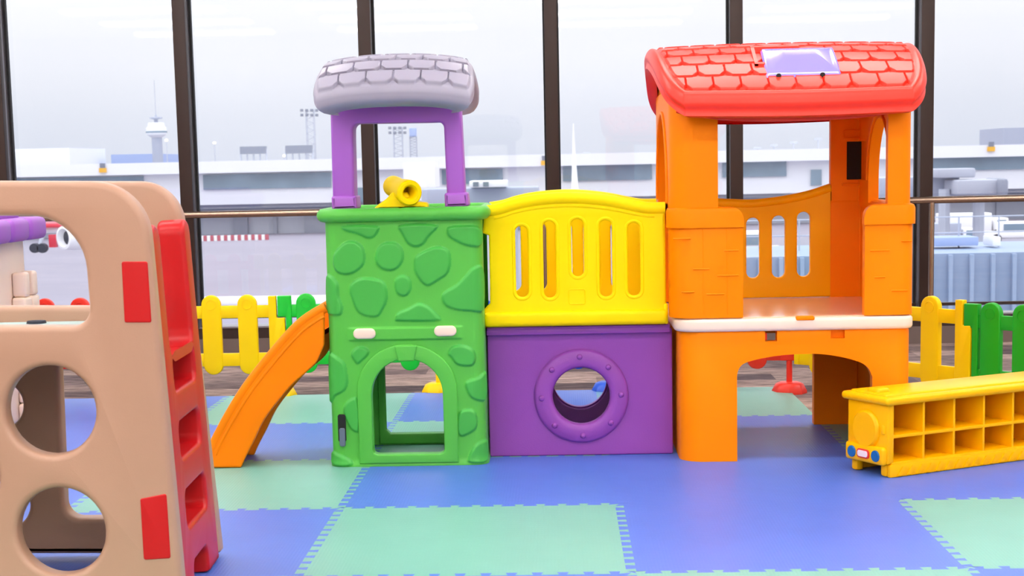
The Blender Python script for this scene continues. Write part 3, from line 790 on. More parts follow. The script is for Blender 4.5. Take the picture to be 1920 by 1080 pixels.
# round the wing tops with a separate cap band
capm = MB()
m = ring_shell(HX0-.031, HY0-.013, HX1+.015, HY1+.009, zc, WZ+.004, [.10, .05, .05, .05], .052, .018)
boolean(m, [MB().box((xl+.004, HY0-.2, DZ1-.1), (xr-.004, HY0+.2, 2)), corner_cut(xl+.003, 1, WZ+.003), corner_cut(xr-.003, -1, WZ+.003), MB().box((xbl, HY1-.2, 0), (xbr, HY1+.2, 2)), MB().box((HX0-.2, HY0+.16, 0), (HX0+.12, HY1-.16, 2))], 'cap_band', 'orange', ho, None, KEY)
# --- upper corner columns and side walls with arched windows
ux1 = at(1346, 300, HY0).x; ux2 = at(1665, 300, HY0).x
UZ = 1.50
m = ring_shell(HX0-.022, HY0, HX1-.004, HY1, WZ-.03, UZ, [.10, .05, .05, .05], .045)
wtop = 1.455
def wloop(y0, y1, z0, z1):
    r = (y1-y0)/2; c_ = (y0+y1)/2
    return [(y0, z0), (y1, z0)]+[(c_+r*math.cos(t), (z1-r*1.1)+r*1.1*math.sin(t)) for t in np.linspace(0, math.pi, 21)]
sideL = MB().mesh(slab([wloop(HY0+.16, HY1-.16, .7, 1.40)], .3, .0005), YZ(HX0-.02))
sideR = MB().mesh(slab([wloop(HY0+.22, HY1-.26, WZ-.01, 1.375)], .3, .0005), YZ(HX1))
zbt = 1.46
slot_c = at(1599, 301, HY1)
boolean(m, [MB().box((ux1, HY0-.2, .5), (ux2, HY0+.2, 1.70)), MB().box((xbl, HY1-.2, .5), (xbr, HY1+.2, zbt)), sideL, sideR,
            MB().box((slot_c.x-.035, HY1-.2, slot_c.z-.086), (slot_c.x+.035, HY1-.028, slot_c.z+.086), .004)], 'upper_wall', 'orange', ho)
MB().box((slot_c.x-.038, HY1-.029, slot_c.z-.089), (slot_c.x+.038, HY1-.024, slot_c.z+.089)).build('slot_window', 'black', ho)
# window trims on the side walls
for xx, lp in ((HX0-.024, wloop(HY0+.145, HY1-.145, .72, 1.412)), (HX1-.05, wloop(HY0+.205, HY1-.245, WZ, 1.39))):
    lp_ = lp[2:]
    MB().tube([(xx, y, z) for y, z in lp_], .008, 8).build('window_trim', 'orange', ho)
wt = MB()
lp = fillet(rect(slot_c.x-.05, slot_c.z+.10, slot_c.x+.05, slot_c.z+.135), .01)
wt.tube([(x, HY1-.046, z) for x, z in lp], .004, 6, closed=True)
wt.build('slot_trim', 'orange', ho)
wt = MB(); wt.box((slot_c.x-.055, HY1-.052, slot_c.z-.112), (slot_c.x+.055, HY1-.04, slot_c.z-.10), .003)
wt.build('slot_trim', 'orange', ho)
# gable infill under the roof ends
for xx in (HX0+.0, HX1-.03):
    g = [(HY0+.01, UZ-.02)]+[(1.275+.52*w_, 1.47+.19*(1-abs(w_)**1.9)) for w_ in np.linspace(-.9, .9, 25)]+[(HY1-.01, UZ-.02)]
    MB().mesh(slab([g], .03, .003), YZ(xx)).build('gable', 'orange', ho)
# --- rear railing, amber, with three slots
ry = HY1-.025
top = px2([(1330, 372), (1400, 375), (1440, 372), (1480, 366), (1520, 357), (1556, 345)], ry)
tps = [(p[0], p[1]) for p in smooth_open([(a, b, 0) for a, b in top], 6)]
xa, xb = xbl-.01, xbr+.01
tps = [(max(xa, x), z) for x, z in tps]
rb = [(xa, DZ1+.005), (xb, DZ1+.005), (xb, tps[-1][1])]+tps[::-1][1:]
sls = [slotpx(x, a, b, .030, ry) for x, a, b in ((1363, 408, 521), (1411, 408, 521), (1459, 404, 520), (1506, 397, 518))]
m = MB().mesh(slab([rb]+sls, .04, .006), XZ(ry)); m.tube([(x, ry-.012, z-.016) for x, z in tps if x > xa+.001], .02, 10)
m.build('rear_railing', 'amber', ho)
# --- roof
RC, RH = 1.735, .51
rf, zf, hwf = roof(ho, RC, .510, .560, 1.275, .60, 1.468, 1.683, .034, [(-.006, .008), (-.009, .018), (-.006, .029), (.004, .039), (.020, .045), (.05, .046)], .107, .108, 'red', pw=1.85, sag=.020, margin=.048, roll=.008)
# hanging eave lip below the front rim
ev = []
for u in np.linspace(-.93, .93, 41): ev.append((RC+u*.50, 1.275-.535, 1.44-.028*(1-u*u), 1.378-.022*(1-u*u)+.03*abs(u)**4))
vs = []; 
for x, y, za, zb_ in ev: vs += [(x, y, za), (x, y, zb_), (x, y+.03, zb_), (x, y+.03, za)]
n = len(ev); MB().add(vs, [(i*4+k, i*4+(k+1) % 4, (i+1)*4+(k+1) % 4, (i+1)*4+k) for i in range(n-1) for k in range(4)]).build('eave_lip', 'red', rf)
# --- skylight
skc = at(1497, 118, 1.02)
def zroof(x, y): return zf((y-1.275)/.56, (x-RC)/.5)
sx0, sx1 = at(1428, 130, .93).x, at(1567, 130, .93).x
sy0, sy1 = .785, .985
vs = []; nu, nv = 20, 20
def skz(a, b):
    x = sx0+(sx1-sx0)*a; y = sy0+(sy1-sy0)*b
    ed = min(a, 1-a)*(sx1-sx0); eb = min(b*(sy1-sy0), (1-b)*(sy1-sy0))
    d = min(ed, eb); h = .014+.024*min(1, max(0, (min(ed, eb)-.02)/.06))
    if d < .012: h = .014*math.sqrt(max(0, 1-(1-d/.012)**2))
    return x, y, zroof(x, y)+.024+h
gr = [[skz(a, b) for a in np.linspace(0, 1, 41)] for b in np.linspace(0, 1, 31)]
vs = [p for r in gr for p in r]
sk = MB().add(vs, [(j*41+i, j*41+i+1, (j+1)*41+i+1, (j+1)*41+i) for j in range(30) for i in range(40)])
sk.build('skylight', 'skylight', ho, ang=50)
# red raised frame left behind the skylight where it sits skewed on its curb
fx0 = sx0-.035
cb = MB()
for (xa_, ya_, xb_, yb_) in ((fx0, .86, sx0+.03, .873), (fx0, 1.01, sx0+.16, 1.022), (fx0, .86, fx0+.014, 1.022)):
    vs = []
    for (x, y) in ((xa_, ya_), (xb_, ya_), (xb_, yb_), (xa_, yb_)): vs += [(x, y, zroof(x, y)), (x, y, zroof(x, y)+.034)]
    cb.add(vs, [(0, 2, 3, 1), (2, 4, 5, 3), (4, 6, 7, 5), (6, 0, 1, 7), (1, 3, 5, 7), (0, 6, 4, 2)], False)
cb.build('skylight_curb', 'red', ho)
for px in (1459, 1541):
    p = at(px, 136, .80)
    MB().rev([(0, -.006), (.010, -.005), (.010, .004)], (p.x, .783, zroof(p.x, .785)+.031), (0, 1, 0), 14).build('skylight_hole', 'black', ho)

# ================================================================== BUS SHELF
bd = math.atan2(.335, .6); BX, BY_ = 2.041, .404
W_, H_, LB = .235, .30, 1.25
bs = thing('bus_shelf', (BX, BY_, 0), 'yellow toy bus shelf with two rows of cubbies and blue headlight eyes', 'toy shelf', rotz=bd)
# local: x along the bus, y across (away from the cubby side), z up
def loc(name, mb, m, par=None): return mb.build(name, m, par or bs, local=True)
nc = 8; cw = (LB-.03)/nc
body = MB()
body.box((0.0, .0, .055), (.022, W_, H_-.01), .006)                 # face wall
body.box((0.01, W_-.015, .03), (LB, W_, H_-.01), .004)              # back
for k in range(1, nc+1): body.box((.018+k*cw-.006, .004, .05), (.018+k*cw+.006, W_-.01, H_-.02), .003)
body.box((.01, .003, .148+.0), (LB, W_-.01, .162), .004)
body.box((.01, .0, .040), (LB, W_, .058), .005)
loc('shelf_body', body, 'bus')
rfm = MB(); rfm.box((-.03, -.022, H_-.022), (LB+.02, W_+.022, H_+.010), .014, 4)
rfm.box((-.01, .01, H_), (LB, W_-.01, H_+.018), .012, 3)
rfm.box((.0, W_/2-.05, H_+.005), (.06, W_/2+.02, H_+.034), .012, 3)
loc('roof', rfm, 'bus')
sk_ = MB(); sk_.box((.0, -.006, 0.0), (LB, .014, .048), .004); sk_.box((.02, W_-.02, 0.0), (LB, W_, .045), .004)
for k in range(26):
    xz = .03+k*.047; sk_.add([(xz, -.012, .006), (xz+.02, -.012, .006), (xz+.038, -.012, .034), (xz+.026, -.012, .04), (xz, -.004, .006), (xz+.02, -.004, .006), (xz+.038, -.004, .034), (xz+.026, -.004, .04)], [(0, 1, 2, 3), (0, 1, 5, 4), (1, 2, 6, 5), (2, 3, 7, 6), (3, 0, 4, 7)], False)
loc('zigzag_skirt', sk_, 'bus')
fc = MB(); fc.box((-.012, .0, .05), (.01, W_, H_-.02), .008)
fc.box((-.03, .005, .045), (.0, W_-.005, .115), .012, 3); fc.box((-.004, .012, .0), (.03, .05, .05), .01); fc.box((-.004, W_-.05, .0), (.03, W_-.012, .05), .01)
fc.box((-.02, .012, .165), (.0, .03, .20), .006)
fc.rev([(.0, -.020), (.066, -.020), (.073, -.014), (.076, -.004), (.076, .004)], (-.008, W_/2+.0, .175), (1, 0, 0), 40)
fcm = fc
fo = loc('face', fcm, 'bus')
for yy in (.045, W_-.05):
    MB().rev([(0, -.036), (.021, -.036), (.0225, -.033), (.0225, -.02)], (0, yy, .08), (1, 0, 0), 28).build('eye', 'bluedot', fo, local=True)
lpb = fillet(rect(W_/2-.036, .062, W_/2+.036, .098), .014, 6); lpi = fillet(rect(W_/2-.029, .068, W_/2+.029, .092), .010, 6)
MB().mesh(slab([lpb], .006, .001), YZ(-.031)).build('badge', 'reddot', fo, local=True)
MB().mesh(slab([lpi], .006, .001), YZ(-.0335)).build('badge_face', 'whitedot', fo, local=True)

# ================================================================== BEIGE CLIMBER
FYc, RYc = -1.4, -.72
cl = thing('toddler_climber', (-.75, (FYc+RYc)/2, 0), 'beige toddler climber with round holes and a red ladder in the left foreground', 'climber')
front_out = px2([(-480, 1130), (-400, 338), (205, 340), (285, 400), (347, 1128)], FYc)
front_out[0] = (front_out[0][0], .003); front_out[-1] = (front_out[-1][0], .003)
fo_ = fillet([(p[0], p[1]) for p in px2([(-480, 1126), (-420, 338), (268, 340), (343, 1120)], FYc)], [.01, .12, .155, .01], 12)
fo_ = [(x, max(z, .002)) for x, z in fo_]
fwin = fillet(px2([(-290, 612), (-270, 405), (152, 405), (169, 612)], FYc), [.05, .13, .17, .05], 10)
def cpx(cx, cy, r, Y): c_ = at(cx, cy, Y); return circ(c_.x, c_.z, r*(Y-CAM.y)/FPX, 48)
holes = [cpx(93, 771, 87, FYc), cpx(113, 998, 86, FYc), cpx(-88, 895, 88, FYc), cpx(-270, 771, 86, FYc), cpx(-290, 998, 86, FYc)]
tabs = [px2(q, FYc) for q in ([(227, 489), (277, 489), (285, 606), (233, 606)], [(262, 934), (313, 924), (321, 1048), (269, 1051)])]
fpan = MB().mesh(slab([fo_, fwin]+holes, .07, .018, 4), XZ(FYc+.035)).build('front_panel', 'beige', cl)
rear_o = fillet(px2([(-330, 1035), (-290, 338), (337, 340), (417, 1034)], RYc), [.01, .12, .135, .01], 12)
rear_o = [(x, max(z, .002)) for x, z in rear_o]
rwin = fillet(px2([(-230, 573), (-210, 395), (240, 395), (252, 573)], RYc), [.05, .1, .1, .05], 8)
rdoor = fillet(px2([(127, 968), (113, 640), (285, 640), (310, 966)], RYc), [.05, .05, .05, .05], 8)
rho = [cpx(4, 757, 45, RYc), cpx(17, 943, 45, RYc), cpx(-100, 850, 45, RYc)]
MB().mesh(slab([rear_o, rwin, rdoor]+rho, .07, .018, 4), XZ(RYc-.0)).build('rear_panel', 'beige', cl)
# platform inside
pzz = at(60, 603, RYc-.03).z
MB().box((-1.45, FYc+.05, pzz-.04), (-.42, RYc-.03, pzz), .008).build('platform', 'cyan', cl)
kb = at(74, 602, RYc-.06); MB().rev([(.03, 0), (.028, .008), (0, .010)], (kb.x, RYc-.09, pzz), (0, 0, 1), 16).build('knob', 'tyre', cl)
# far end panel that closes the left side, out of frame
MB().mesh(slab([fillet([(FYc+.02, .0), (RYc-.02, .0), (RYc-.02, .95), (FYc+.02, .95)], .02)], .05, .01), YZ(-1.50)).build('end_panel', 'beige', cl)
# ladder: plane through the two right edges, leaning
pF0, pF1 = at(340, 1120, FYc+.05), at(283, 420, FYc+.05)
pB0, pB1 = at(408, 1034, RYc-.03), at(346, 412, RYc-.03)
pF0.z = pB0.z = .002; zt_ = min(pF1.z, pB1.z); pF1 = pF1; 
O = pF0.copy(); Uv = (pB0-pF0); Wd = Uv.length; Uv.normalize()
Vv = ((pF1+pB1)/2-(pF0+pB0)/2); Ht = Vv.length; Vv = (Vv-Uv*Vv.dot(Uv)).normalized(); Nv = Uv.cross(Vv)
if Nv.x < 0: Nv = -Nv
LM = Matrix(((Uv.x, Vv.x, Nv.x, O.x), (Uv.y, Vv.y, Nv.y, O.y), (Uv.z, Vv.z, Nv.z, O.z), (0, 0, 0, 1)))
lo_ = [(.03, 0), (.03, Ht*.98), (.20, Ht), (.23, Ht*.70), (.36, Ht*.70), (.36, Ht), (Wd-.03, Ht*1.0), (Wd-.01, 0), (Wd-.20, 0), (Wd-.20, .10), (.22, .10), (.22, 0)]
def lh(v0, v1): return fillet([(.15, v0), (Wd-.13, v0), (Wd-.13, v1), (.15, v1)], .03, 6)
lad_out = fillet([(.02, .002), (.02, Ht), (.13, Ht), (.13, Ht-.38), (Wd-.12, Ht-.38), (Wd-.12, Ht), (Wd-.02, Ht), (Wd-.01, .002), (Wd-.19, .002), (Wd-.19, .085), (.19, .085), (.19, .002)], [.005, .05, .05, .06, .06, .05, .05, .005, .005, .03, .03, .005], 8)
lad = MB().mesh(slab([lad_out, lh(.195, .30), lh(.395, .50), lh(.590, .69)], .085, .014, 4), LM @ Matrix.Translation((0, 0, -.035)))
lad.build('ladder', 'ladder', cl)
for t_ in tabs:
    cxm = sum(p[0] for p in t_)/4; czm = sum(p[1] for p in t_)/4
    lp = [(cxm+(x-cxm)*.97, czm+(z-czm)*.98) for x, z in t_]
    MB().mesh(slab([fillet(lp, .006)], .02, .003), XZ(FYc+.0075)).build('ladder_tab', 'ladder', cl)

# ================================================================== FAR LEFT TOY HOUSE (behind the climber)
QY = 1.75
qx = at(60, 560, QY+.6).x
th_ = thing('toy_cottage', (qx-.45, QY+.3, 0), 'cream toy cottage with a purple roof behind the beige climber', 'toy house')
qz = at(30, 440, QY).z
m = MB().box((qx-.9, QY, 0), (qx-.02, QY+.6, qz), .03, 3)
cq = [MB().mesh(slab([wloop(0, .26, .30, .62)], .4, .0005), Matrix.Translation((qx-.42, 0, 0)) @ XZ(QY)), MB().box((qx-.85, QY+.05, .02), (qx-.07, QY+.55, qz-.04))]
boolean(m, cq, 'wall', 'cream', th_)
pil = MB()
for yy in (QY+.40, QY+.52):
    zz = 0; 
    for k, (h_, r_) in enumerate(((.10, .05), (.16, .035), (.10, .05), (.14, .04), (.12, .055), (.12, .035))):
        pil.box((qx-.02, yy-r_, zz), (qx+.05, yy+r_, zz+h_), .015, 3); zz += h_
pil.build('moulded_pillar', 'cream', th_)
rm = MB()
for k in range(3):
    rm.box((qx-.95, QY-.10+k*.27, qz-.045), (qx+.07, QY+.155+k*.27, qz+.065), .03, 3)
rm.box((qx-.9, QY+.03, qz+.04), (qx-.02, QY+.57, qz+.12), .05, 4)
rm.build('roof', 'canopy', th_)

# ================================================================== FENCE
def fence_panel(p0, p1, mt, label, foot=None, foot_mat=None, n=4, z0=.115, z1=.545, grp='low picket fence panels around the play floor'):
    p0, p1 = Vector((*p0, 0)), Vector((*p1, 0)); L = (p1-p0).length; a = math.atan2(p1.y-p0.y, p1.x-p0.x)
    t = thing('picket_fence_panel', (p0.x, p0.y, -.012), label, 'fence panel', grp, a)
    Z0, Z1 = z0+.012, z1+.012; m = MB(); th = .035; hh = Z1-Z0
    rt0, rt1 = Z1-.125*1.0, Z1-.058; rb0, rb1 = Z0+.045, Z0+.115
    m.box((.03, -.012, rt0), (L-.02, .012, rt1), .004); m.box((.05, -.012, rb0), (L-.03, .012, rb1), .004)
    sp_ = L/(n+.6); r = .052
    for k in range(n):
        xc = (k+.85)*sp_*.985
        lp = [(xc+r*math.cos(q), Z1-r+r*math.sin(q)) for q in np.linspace(0, math.pi, 13)]+[(xc+r*math.cos(q), Z0+r+r*math.sin(q)) for q in np.linspace(math.pi, 2*math.pi, 13)]
        m.mesh(slab([lp], th, .007, 2), XZ(0))
        m.tube([(xc+.026*math.cos(q), -th/2-.0005, Z1-r+.026*math.sin(q)) for q in np.linspace(0, 2*math.pi, 21)[:-1]], .002, 5, closed=True)
    # interlocking ends: wide above at the left, wide below at the right
    m.mesh(slab([fillet([(.004, Z1-.122), (.047, Z1-.122), (.047, rb0), (.078, rb0), (.078, Z1-.01), (.004, Z1-.01)], .004)], th, .004, 2), XZ(0))
    m.mesh(slab([fillet([(L-.045, rb0), (L+.042, rb0), (L+.042, Z1-.128), (L-.002, Z1-.128), (L-.002, Z1-.01), (L-.045, Z1-.01)], .004)], th, .004, 2), XZ(0))
    m.build('pickets', mt, t, local=True)
    f = MB(); f.rev([(.092, 0), (.092, .012), (.072, .050), (.055, .058), (.03, .06)], (L, 0, 0), (0, 0, 1), 8)
    f.tube([(L, 0, .06), (L, 0, Z0+.12)], .016, 10)
    f.build('foot', foot_mat or mt, t, local=True)
    return t
def gp(px, Y): p = at(px, 620, Y); return (p.x, p.y)
def gz(px, y0, Y): return at(px, y0, Y).z
J = [gp(-100, 3.02), gp(207, 3.02), gp(521, 3.02), gp(820, 3.06), gp(1140, 2.98), gp(1480, 2.84)]
zT = .545
fence_panel(J[0], J[1], 'fence_red', 'red picket fence panel at far left behind the beige climber', z0=.115)
fence_panel(J[1], J[2], 'fence_yellow', 'yellow picket fence panel left of the orange slide', z0=.115)
fence_panel(J[2], J[3], 'fence_green', 'bright green picket fence panel behind the slide and green tower', foot_mat='fence_yellow')
fence_panel(J[3], J[4], 'fence_blue', 'blue picket fence panel glimpsed through the round porthole')
fence_panel(J[4], J[5], 'fence_red', 'red picket fence panel ending at the red foot under the playhouse')
K0 = J[5]; a = at(1809, 620, 1.98); K1 = (a.x, a.y)
fence_panel(K0, K1, 'fence_yellow', 'yellow picket fence panel running behind the playhouse to its right', n=4, z0=.10, z1=.545)
K2 = (K1[0]+.66, K1[1]-.68)
fence_panel(K1, K2, 'fence_green2', 'deep green picket fence panel above the bus shelf at right edge', n=5, z0=.10, z1=.53)

# ================================================================== OUTSIDE
AZ = CAM.z-8.0
struct('apron', MB().box((-400, WY+3, AZ-.5), (400, 700, AZ)), 'apron')
def pbox(mb, x0, y0, x1, y1, Y, D, bev=0):
    a, b = at(x0, y1, Y), at(x1, y0, Y); return mb.box((a.x, Y, a.z), (b.x, Y+D, b.z), bev)
TYm = 195
lev = lambda y: at(1000, y, TYm).z
xL, xR = at(-500, 300, TYm).x, at(2500, 300, TYm).x
tb = thing('terminal_building', ((xL+xR)/2, TYm, AZ), 'long low white airport terminal building across the apron', 'building')
m = MB(); m.box((xL, TYm, lev(372)), (xR, TYm+40, lev(290))); m.box((xL, TYm-1.5, lev(312)), (xR, TYm, lev(290)))
m.build('wall', 'twhite', tb)
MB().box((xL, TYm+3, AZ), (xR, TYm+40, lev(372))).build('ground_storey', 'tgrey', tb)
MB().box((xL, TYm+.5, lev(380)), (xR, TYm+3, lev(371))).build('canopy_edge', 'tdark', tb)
for (a, b, t_, u_) in ((-200, 268, 315, 342), (380, 620, 315, 343), (640, 690, 345, 372), (828, 942, 315, 342), (1055, 1222, 312, 341), (1354, 1385, 311, 340), (1392, 1474, 309, 340), (1520, 1540, 329, 358), (1745, 2300, 306, 336)):
    MB().box((at(a, 300, TYm).x, TYm-.3, lev(u_)), (at(b, 300, TYm).x, TYm+.2, lev(t_))).build('window_band', 'tglass', tb)
for (a, b) in ((425, 452), (500, 508), (560, 640), (1000, 1010), (1880, 1960)):
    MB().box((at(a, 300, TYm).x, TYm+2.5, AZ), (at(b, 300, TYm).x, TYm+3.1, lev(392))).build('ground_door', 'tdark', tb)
for (a, b) in ((450, 498), (535, 585)):
    g = thing('rooftop_board', (at((a+b)/2, 290, TYm+10).x, TYm+10, lev(290)), 'dark louvred board on the terminal roof, %s' % ('left of the floodlight mast' if a == 450 else 'below the floodlight mast'), 'rooftop board')
    q = MB(); pbox(q, a, 274 if a == 450 else 272, b, 289 if a == 450 else 288, TYm+10, 1); q.build('board', 'sign_g', g)
    q = MB()
    for k in range(5):
        p = at(a+(b-a)*k/4, 290, TYm+10); q.tube([(p.x, TYm+10.5, lev(290)+.02), (p.x, TYm+10.5, at(a, 280, TYm+10).z)], .12, 5)
    q.build('strut', 'mast', g)
# blue hangar and control tower
def dbox(x0, y0, x1, Y, D):
    a, b = at(x0, y0, Y), at(x1, y0, Y); return MB().box((a.x, Y, AZ), (b.x, Y+D, a.z))
o = dbox(208, 290, 290, 260, 20).build('distant_building', 'pblue'); tag(o, 'low pale blue building left of the control tower', 'building')
o = dbox(0, 280, 130, 245, 20).build('distant_building', 'twhite'); tag(o, 'white building with a stepped end behind the far left window', 'building')
o = dbox(1882, 240, 1990, 260, 15).build('distant_building', 'pgrey'); tag(o, 'pale grey building above the terminal roof at far right', 'building')
CYt = 250
ct = thing('control_tower', (at(296, 300, CYt).x, CYt, AZ), 'white airport control tower with a ringed cabin and antenna mast', 'control tower')
cx_ = at(296, 300, CYt).x
zz = lambda y: at(296, y, CYt).z
MB().rev([(.0, AZ), (.85, AZ), (.80, zz(258)), (0, zz(258))], (cx_, CYt, 0), (0, 0, 1), 16).build('shaft', 'pgrey', ct)
MB().rev([(.8, zz(258)), (1.5, zz(252)), (1.55, zz(240)), (1.3, zz(238)), (1.2, zz(230)), (0, zz(230))], (cx_, CYt, 0), (0, 0, 1), 20).build('cabin', 'twhite', ct)
MB().rev([(1.58, zz(249)), (1.62, zz(249)), (1.62, zz(246)), (1.58, zz(246))], (cx_, CYt, 0), (0, 0, 1), 20, True).build('window_ring', 'tglass', ct)
q = MB().rev([(.3, zz(230)), (.3, zz(224)), (1.0, zz(222)), (1.0, zz(220)), (.2, zz(219)), (.15, zz(216)), (0, zz(216))], (cx_, CYt, 0), (0, 0, 1), 14); q.tube([(cx_, CYt, zz(219)), (cx_, CYt, zz(150))], .05, 5); q.build('antenna', 'pgrey', ct)
# floodlight masts
def mast(px, ytop, ybot, Y, wpx, label, head=True, heads=4):
    t = thing('floodlight_mast', (at(px, ybot, Y).x, Y, AZ), label, 'mast'); q = MB()
    a, b = at(px-wpx/2, ytop, Y), at(px+wpx/2, ytop, Y); z0 = at(px, ybot, Y).z
    for x in (a.x, b.x):
        for dy in (0, 1.2): q.tube([(x, Y+dy, AZ), (x, Y+dy, a.z)], .07, 5)
    n_ = 14
    for k in range(n_):
        zA = z0+(a.z-z0)*k/n_; zB = z0+(a.z-z0)*(k+1)/n_; q.tube([(a.x if k % 2 else b.x, Y, zA), (b.x if k % 2 else a.x, Y, zB)], .05, 4)
    q.build('lattice', 'mast', t)
    if head:
        for k in range(heads):
            c_ = at(px-14+28*k/(heads-1), ytop+2, Y)
            for dz in (0, -.7): MB().box((c_.x-.22, Y-.3, c_.z-.2+dz), (c_.x+.22, Y, c_.z+.2+dz), .03).build('lamp_head', 'sign_g', t)
    return t
mast(580, 205, 296, 245, 14, 'tall lattice floodlight mast with lamp heads left of the purple arch')
mast(745, 238, 300, 245, 16, 'lattice floodlight mast seen inside the purple arch')
t = mast(774, 256, 292, 255, 12, 'small lattice tower with a pale blue tank seen inside the purple arch', head=False)
c_ = at(774, 248, 255); MB().box((c_.x-.5, 254.5, c_.z-.65), (c_.x+.5, 256.4, c_.z+.65), .05).build('tank', 'pblue', t)
for px, py, lb in ((402, 268, 'left of the rooftop boards'), (533, 292, 'between the two rooftop boards'), (1100, 363, 'just above the yellow railing'), (312, 263, 'beside the control tower')):
    FL = 240 if py < 300 else 150
    c_ = at(px, py, FL); t = thing('floodlight', (c_.x, FL, AZ), 'small warm glowing floodlight on a pole '+lb, 'floodlight')
    MB().rev([(0, -.18), (.2, -.1), (.22, 0), (.2, .1), (0, .18)], (c_.x, FL, c_.z), (0, 0, 1), 10).build('lamp', 'warm', t)
    MB().tube([(c_.x, FL, AZ), (c_.x, FL, c_.z-.15)], .07, 5).build('pole', 'mast', t)
# antennas on the roof right
for px, py, lb in ((1420, 278, 'above the long window seen inside the playhouse'), (1451, 273, 'left of the middle antenna pair inside the playhouse'), (1488, 268, 'tallest but one, seen inside the playhouse'), (1534, 261, 'tallest, next to the inner right wall of the playhouse'), (1100, 288, 'right of the tail fin above the yellow railing')):
    c_ = at(px, py, TYm+5); q = MB().tube([(c_.x, TYm+5, lev(292)), (c_.x, TYm+5, c_.z)], .07, 5); q.box((c_.x-.45, TYm+4.8, c_.z-.1), (c_.x+.45, TYm+5.2, c_.z+.15), .05)
    tag(q.build('roof_lamp', 'mast'), 'roof lamp post '+lb, 'lamp post')
# yellow gate signs
for px, py, Y, lb in ((192, 318, TYm-1.8, 'seen in the far left window'), (1021, 304, TYm-1.8, 'left of the central window post'), (1859, 278, TYm-1.8, 'seen in the far right window')):
    c_ = at(px, py, Y); t = thing('gate_sign', (c_.x, Y, c_.z), 'small yellow gate sign with grey top on the terminal, '+lb, 'sign')
    MB().box((c_.x-.42, Y, c_.z-.35), (c_.x+.42, Y+.3, c_.z+.18)).build('panel', 'sign_y', t); MB().box((c_.x-.3, Y, c_.z+.18), (c_.x+.3, Y+.3, c_.z+.75)).build('header', 'sign_g', t)
# barriers
bt = thing('barrier_row', (at(450, 440, 180).x, 180, AZ), 'long low red and white striped barrier row in front of the terminal', 'barrier')
r_, wv_ = MB(), MB()
for k in range(20):
    xk = at(375+k*6.4, 440, 180).x; (r_ if k % 2 else wv_).box((xk, 180, AZ), (xk+.36, 180.5, AZ+.6))
r_.build('red_blocks', 'tredr', bt); wv_.build('white_blocks', 'white', bt)
# jet bridges
jb = thing('jet_bridge', (at(900, 380, 70).x, 70, AZ), 'white jet bridge with rooftop air conditioners right of the green tower', 'jet bridge')
q = MB(); pbox(q, 757, 303, 815, 352, 74, 3); q.build('cab', 'white', jb)
q = MB(); pbox(q, 790, 350, 1010, 392, 70, 3, .1); q.build('tunnel', 'pgrey', jb)
q = MB(); pbox(q, 880, 338, 950, 352, 69, 2, .05); q.build('air_conditioner', 'white', jb)
for a in (893, 912):
    q = MB(); pbox(q, a-6, 341, a+4, 350, 68.9, .1); q.build('fan_grille', 'sign_g', jb)
for a in (800, 960):
    q = MB(); p = at(a, 392, 71); q.tube([(p.x, 71, AZ), (p.x, 71, p.z+.3)], .25, 8); q.build('support', 'mast', jb)
j2 = thing('jet_bridge', (at(1810, 380, 80).x, 80, AZ), 'grey jet bridge with a round cab seen in the right window', 'jet bridge')
q = MB(); pbox(q, 1650, 330, 1800, 372, 82, 3, .1); q.build('rear_tunnel', 'pgrey', j2)
q = MB(); pbox(q, 1795, 336, 1880, 366, 79, 3, .1); q.build('tunnel', 'tgrey', j2)
q = MB(); pbox(q, 1878, 334, 1892, 368, 78, 3.5, .2); q.build('cab', 'tdark', j2)
q = MB(); pbox(q, 1760, 315, 1830, 334, 80, 2, .1); q.build('air_conditioner', 'tgrey', j2)
for a in (1775, 1840):
    q = MB(); p = at(a, 366, 80); q.tube([(p.x, 80.5, AZ), (p.x, 80.5, p.z+.3)], .3, 8); q.build('support', 'mast', j2)
# aircraft tail fin
fin = px2([(1071, 372), (1074, 232), (1076, 232), (1080, 300), (1086, 372)], 100)
ft = thing('aircraft_tail', (at(1078, 372, 100).x, 100, AZ), 'thin white aircraft tail fin rising above the yellow railing', 'aircraft tail')
MB().mesh(slab([fin], .35, .04), XZ(100)).build('fin', 'white', ft)
q = MB(); p = at(1078, 385, 100); q.rev([(0, -9), (.6, -8), (1.3, -3), (1.5, 3), (1.4, 9)], (p.x, 100, p.z-.6), (0, 1, 0), 20); q.tube([(p.x, 100, p.z-.6), (p.x, 100, AZ)], .25, 8); q.build('fuselage', 'white', ft)
# aircraft wing tip lying across the left window bottom
tag(MB().mesh(slab([fillet([(at(372, 556, 36).x, 0), (at(760, 600, 36).x, -.3), (at(760, 620, 36).x, -2.2), (at(372, 566, 36).x, -.6)], .05)], .18, .06), Matrix.Translation((0, 36, at(420, 562, 36).z))).build('aircraft_wing', 'white'), 'white aircraft wing tip just above the yellow and green fence', 'aircraft wing')
